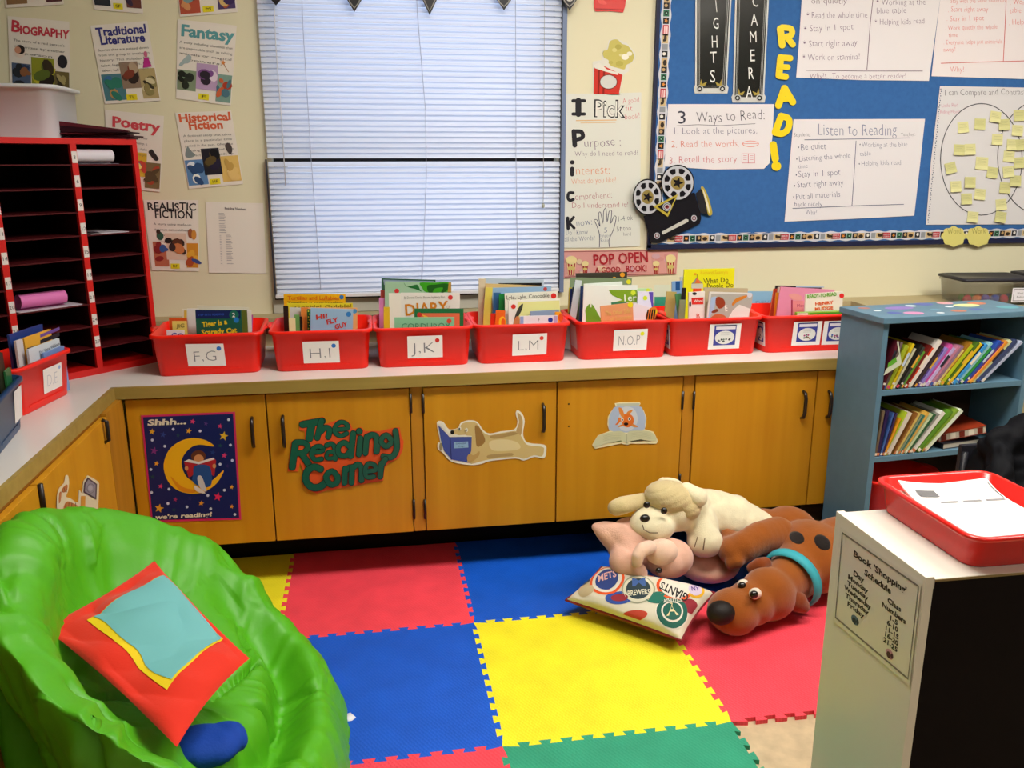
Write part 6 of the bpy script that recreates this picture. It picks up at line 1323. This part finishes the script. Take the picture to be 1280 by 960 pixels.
softpart(bd0,'ear',[('c',[Yp(826,620,2.60),Yp(800,626,2.58),Yp(777,632,2.56)],[.02,.026,.031]),('E',Yp(772,634,2.555),(.035,.022,.03),Matrix())],TAN)
softpart(bd0,'ear',[('c',[Yp(858,612,2.56),Yp(872,622,2.535)],[.026,.034])],CRM)
cap=[('E',Yp(838,622,2.565),(.092,.066,.058),Matrix.Rotation(.25,3,'Y')),('E',Yp(858,632,2.56),(.05,.06,.052),Matrix())]
cp=softpart(bd0,'forehead_patch',cap,TAN,.006,4,lambda v:-.003*max(0,1-abs(math.sin((v.z-(v.x*.35))*120))*2.2))
for k in range(3):
    pass
g=G();g.sph(Yp(806,648,2.462),(.0165,.012,.013),m('#0e0c0c',.3,.5));g.make('nose',bd0)
for u,v in ((830,638.5),(808.5,631)): g=G();g.sph(Yp(u,v,2.487 if u>820 else 2.49),(.0115,.008,.0115),m('#120e0a',.12,.6));g.make('eye',bd0)
g=G();g.tube([Yp(u,v,y) for u,v,y in ((803,656,2.462),(805,662,2.463),(812,666,2.466),(822,666,2.47))],.0016,m('#5a4a34',.8),6);g.make('stitched_mouth',bd0)
for a in (((872,671,2.472),(868,684,2.475)),((881,673,2.468),(879,687,2.472))): g=G();g.tube([Yp(*q) for q in a],.0018,m('#6a5634',.8),6);g.make('paw_stitch',bd0)
# ---- pink pig
PK=plushmat('#d9ab96');PK2=plushmat('#e2c0aa')
pg=empty('plush_pig',(Yp(820,710,2.5).x,2.5,.013),'pale pink stuffed pig squeezed beneath the cream dog','stuffed toy')
parts=[('e',Yp(835,697,2.5),(.085,.075,.068),0),('e',Yp(790,680,2.57),(.085,.10,.09),.2),('c',[Yp(772,672,2.55),Yp(757,664,2.56),Yp(744,659,2.57)],[.055,.038,.018]),
 ('c',[Yp(785,690,2.52),Yp(780,701,2.48),Yp(779,706,2.47)],[.058,.052,.042]),('c',[Yp(790,708,2.45),Yp(800,716,2.44)],[.035,.026]),('e',Yp(885,705,2.6),(.11,.10,.055),-.2)]
vs,fs=blob(parts,.007,6,lambda v:.003*noise.noise(v*14)-.005*max(0,1-abs(noise.noise(v*8+V((3,3,3))))*4))
g=G();g.add(vs,fs,PK,True);g.make('body',pg)
softpart(pg,'snout',[('c',[Yp(812,684,2.43),Yp(803,687,2.415),Yp(797,695,2.405),Yp(796,703,2.405)],[.024,.024,.021,.019])],PK2)
softpart(pg,'head_patch',[('E',Yp(827,690,2.455),(.055,.04,.045),Matrix())],PK2)
for u,v,y in ((823.6,713,2.43),(855,708.5,2.455)): g=G();g.sph(Yp(u,v,y),(.011,.008,.0095),m('#0e0c0c',.12,.6));g.make('eye',pg)
# ---- brown dog (plain toy)
BN=plushmat('#8f4c12');BDK=plushmat('#1a1210')
GZ=lambda u,v,z:onZ(u,v,z)
bn=empty('plush_dog',(1.3,2.35,.013),'brown stuffed dog with turquoise collar lying on its side by the white cabinet','stuffed toy')
sn=GZ(917,764,.085);hd=GZ(960,743,.105)
parts=[('E',sn,(.083,.083,.072),Matrix()),('E',hd,(.092,.082,.088),Matrix()),('E',(sn+hd)/2+V((0,0,.0)),(.075,.08,.072),Matrix()),
 ('c',[hd,GZ(988,722,.12),GZ(1006,704,.13)],[.07,.082,.10]),('e',GZ(1015,695,.14),(.13,.15,.12),.3),('e',GZ(1052,690,.14),(.13,.13,.12),0),('e',GZ(985,668,.15),(.11,.11,.10),0),
 ('e',GZ(955,660,.17),(.075,.08,.07),0)]
vs,fs=blob(parts,.0075,7,lambda v:.0025*noise.noise(v*14))
g=G();g.add(vs,fs,BN,True);g.make('body',bn)
arm=[('c',[GZ(972,668,.20),GZ(950,672,.21),GZ(928,684,.195)],[.062,.055,.052]),('e',GZ(919,688,.18),(.058,.06,.05),0),('c',[GZ(919,674,.205),GZ(908,668,.205)],[.026,.024]),('c',[GZ(914,682,.195),GZ(905,680,.19)],[.028,.024]),('c',[GZ(915,692,.18),GZ(907,693,.17)],[.028,.024]),('c',[GZ(921,701,.165),GZ(914,704,.155)],[.026,.022])]
softpart(bn,'front_leg',arm,BN,.006,4)
g=G();g.sph(GZ(901,766,.125),(.043,.038,.036),m('#17100e',.6,.3,bump=.2,bscale=200));g.make('nose',bn)
for u,v,z in ((929,731,.150),(944,742,.160)):
    g=G();g.sph(GZ(u,v,z),(.020,.016,.018),m('#d8cfc0',.6));ee=g.make('felt_eye_ring',bn)
    q=GZ(u-1.5,v+1,z+.010);g=G();g.sph(q,(.013,.011,.012),m('#120e0c',.15,.6));g.make('button_eye',ee)
softpart(bn,'ear',[('c',[GZ(985,746,.10),GZ(996,752,.085),GZ(1004,758,.07)],[.038,.034,.022])],plushmat('#7c3708'),.005,3)
softpart(bn,'ear',[('c',[GZ(940,710,.17),GZ(950,707,.18),GZ(956,705,.18)],[.018,.026,.024])],plushmat('#7c3708'),.005,3)
# collar: band round the neck
cA=GZ(987,725,.118);axis=(GZ(1006,704,.13)-hd).normalized();e1=axis.cross(V((0,0,1))).normalized();e2=axis.cross(e1)
g=G();R=[]
for (da,rr_) in ((-.016,.092),(-.016,.098),(.016,.104),(.016,.097)):
    R.append([cA+axis*da+(e1*math.cos(2*PI*k/40)+e2*math.sin(2*PI*k/40))*rr_ for k in range(40)])
R.append(R[0]);g.loft(R,m('#3aa6b4',.6,.3,bump=.2,bscale=300),False,False);g.make('collar',bn)
# dark fabric patches lying on the coat
def patch3(par,cs,rad,w,name='dark_patch'):
    # shrink points onto the body by nearest vertex height
    pass
from mathutils.bvhtree import BVHTree
bt_=BVHTree.FromPolygons([tuple(v) for v in vs],fs)
def onbody(u,v,tree,off=.002):
    d=ray(u,v).normalized();h=tree.ray_cast(EYE,d)
    return (h[0]+h[1]*off*(1 if h[1].dot(d)<0 else -1)) if h[0] else None
def pxpatch(par,tree,pts,mt,name,n=5,off=.002):
    cx_=sum(p[0] for p in pts)/len(pts);cy_=sum(p[1] for p in pts)/len(pts);N=len(pts);P=[];ok=True
    rings=[]
    for k in range(n+1):
        t=k/n;rings.append([onbody(cx_+(x-cx_)*t,cy_+(y-cy_)*t,tree,off*(1 if k<n else -.6)) for x,y in pts])
    if any(p is None for r in rings for p in r): return
    g=G();g.loft(rings,mt,False,False);g.make(name,par)
for u,v,rx,ry,ro in ((996,672,11,8,.5),(1028,678,13,9,.75)): pxpatch(bn,bt_,ell(u,v,rx,ry,20,ro),BDK,'dark_patch')
# ---- printed pillow
ppx=[(752,709),(893,741),(852,801),(707,750)]
pz_=(.135,.11,.060,.068)
pc=[GZ(u,v,z) for (u,v),z in zip(ppx,pz_)]
S2,n2=pillow_surf(pc,.052,.42,.05,.004,8)
g=pillow_mesh(S2,m('#d3cdb8',.7,.2,bump=.12,bscale=300),40,m('#7a4a2c',.7,var=.5,vscale=28));pl=g.make('pillow',None,'small white pillow printed with round baseball team badges','pillow')
g=G();pr=[S2(t,0,1,0) for t in [k/30 for k in range(31)]]+[S2(1,k/30,1,0) for k in range(1,31)]+[S2(1-k/30,1,1,0) for k in range(1,31)]+[S2(0,1-k/30,1,0) for k in range(1,30)]
g.tube(pr,.004,m('#7c1c24',.7),6,False,True);g.make('piping',pl)
FS=lambda a,b,o=0:S2(min(.985,max(.015,a)),min(.985,max(.015,b)),1,o)
def badge(X,Y,rx,ry,layers,txt=None,name='badge'):
    g=G();c_=lambda a,b:inv(ppx,690+a/3.459,570+b/3.459)
    for k,(f,h) in enumerate(layers):
        rings=[]
        for q in range(6):
            t=q/5;rings.append([FS(*c_(X+rx*f*t*math.cos(2*PI*j/28),Y+ry*f*t*math.sin(2*PI*j/28)),.0012+.0008*k) for j in range(28)])
        g.loft(rings,m(h,.65),False,False)
    for (t,x0,y0,x1,y1,hh,h) in txt or []:
        g.text(lambda a,b,o=0:FS(*c_(a,b),o),t,(x0,y0),(x1,y1),hh,m(h,.65),.0012+.0008*len(layers),'b')
    g.make(name,pl)
badge(300,650,62,26,[(1,'#2a4a9a'),(.6,'#8a2430')],None,'colour_patch');badge(470,655,60,26,[(1,'#1c6a5a')],None,'colour_patch');badge(150,600,40,34,[(1,'#b8a884')],None,'colour_patch');badge(600,680,40,30,[(1,'#8a2430')],None,'colour_patch')
badge(360,720,60,18,[(1,'#b8402c')],None,'colour_patch')
badge(240,570,80,66,[(1,'#d8521c'),(.85,'#d8d0c0'),(.66,'#2a3f80')],[('METS',200,580,285,566,32,'#d8a8a0'),])
badge(380,618,72,60,[(1,'#9a9a80'),(.9,'#d0ccb4'),(.72,'#22343c')],[('BREWERS',335,648,430,640,22,'#d0ccb4'),('M',350,610,415,606,36,'#3a5a94')])
badge(540,600,84,62,[(1,'#d8521c'),(.84,'#dcd6c8')],[('GIANTS',598,640,480,585,36,'#1a1618')])
badge(525,712,72,60,[(1,'#dcd6c8'),(.94,'#14584a'),(.66,'#dcd6c8'),(.56,'#14584a')],[('A',502,732,550,726,50,'#d8cc9c'),('ATHLETICS',488,680,565,672,18,'#dcd6c8')])
badge(622,612,40,34,[(1,'#d8a41c'),(.75,'#c8b8d0')],[('NY',606,622,640,616,22,'#5a3a8a')])
badge(430,530,60,18,[(1,'#c83a2c'),(.7,'#e0dcd0')]);badge(130,555,30,22,[(1,'#3a4a5a')],None,'colour_patch')
# ---- black jacket
J=lambda u,v,y=2.16:Yp(u,v,y)
parts=[('e',(1.93,2.2,.52),(.17,.10,.16),0),('c',[V((1.80,2.17,.62)),V((1.92,2.19,.655)),V((2.07,2.19,.63))],[.045,.06,.05]),('c',[V((1.80,2.13,.60)),V((1.74,2.05,.50)),V((1.72,2.0,.40))],[.05,.055,.05]),('e',(1.92,2.09,.44),(.16,.13,.085),0),('c',[V((2.06,2.14,.62)),V((2.12,2.05,.5))],[.05,.06]),('c',[V((1.99,2.12,.63)),V((1.97,2.0,.46))],[.05,.055])]
vs,fs=blob(parts,.009,3,lambda v:.012*noise.noise(v*9)-.012*max(0,1-abs(noise.noise(v*7))*3)-.006*max(0,1-abs(noise.noise(v*15))*3))
g=G();g.add(vs,fs,m('#05060c',.75,.15,bump=.15,bscale=150),True);g.make('jacket',None,'black jacket draped over the chair in front of the blue bookcase','jacket')
# ============================================================ light, sky, camera
W_D=bpy.data.worlds.new('sky');bpy.context.scene.world=W_D;W_D.use_nodes=True;nt=W_D.node_tree
bg=nt.nodes['Background'];bg.inputs['Color'].default_value=(.62,.75,1,1);bg.inputs['Strength'].default_value=1.15
LAMP.node_tree.nodes['Principled BSDF'].inputs['Emission Strength'].default_value=19
LAMP2.node_tree.nodes['Principled BSDF'].inputs['Emission Strength'].default_value=5
cam=bpy.data.cameras.new('camera');co=bpy.data.objects.new('camera',cam);COL.objects.link(co)
cam.sensor_width=36;cam.sensor_fit='HORIZONTAL';cam.lens=FPX*36/1280;cam.clip_start=.05
R3=Matrix((( _R.x,_U.x,-_F.x),(_R.y,_U.y,-_F.y),(_R.z,_U.z,-_F.z)))
co.matrix_world=Matrix.Translation(EYE)@R3.to_4x4()
sc_=bpy.context.scene;sc_.camera=co
sc_.view_settings.view_transform='Standard';sc_.view_settings.look='None';sc_.view_settings.gamma=1;sc_.view_settings.exposure=0.5;sc_.view_settings.use_curve_mapping=False
sc_.cycles.max_bounces=6;sc_.cycles.diffuse_bounces=4;sc_.cycles.use_denoising=True;sc_.cycles.sample_clamp_indirect=6
try: sc_.cycles.denoiser='OPENIMAGEDENOISE'
except Exception: pass
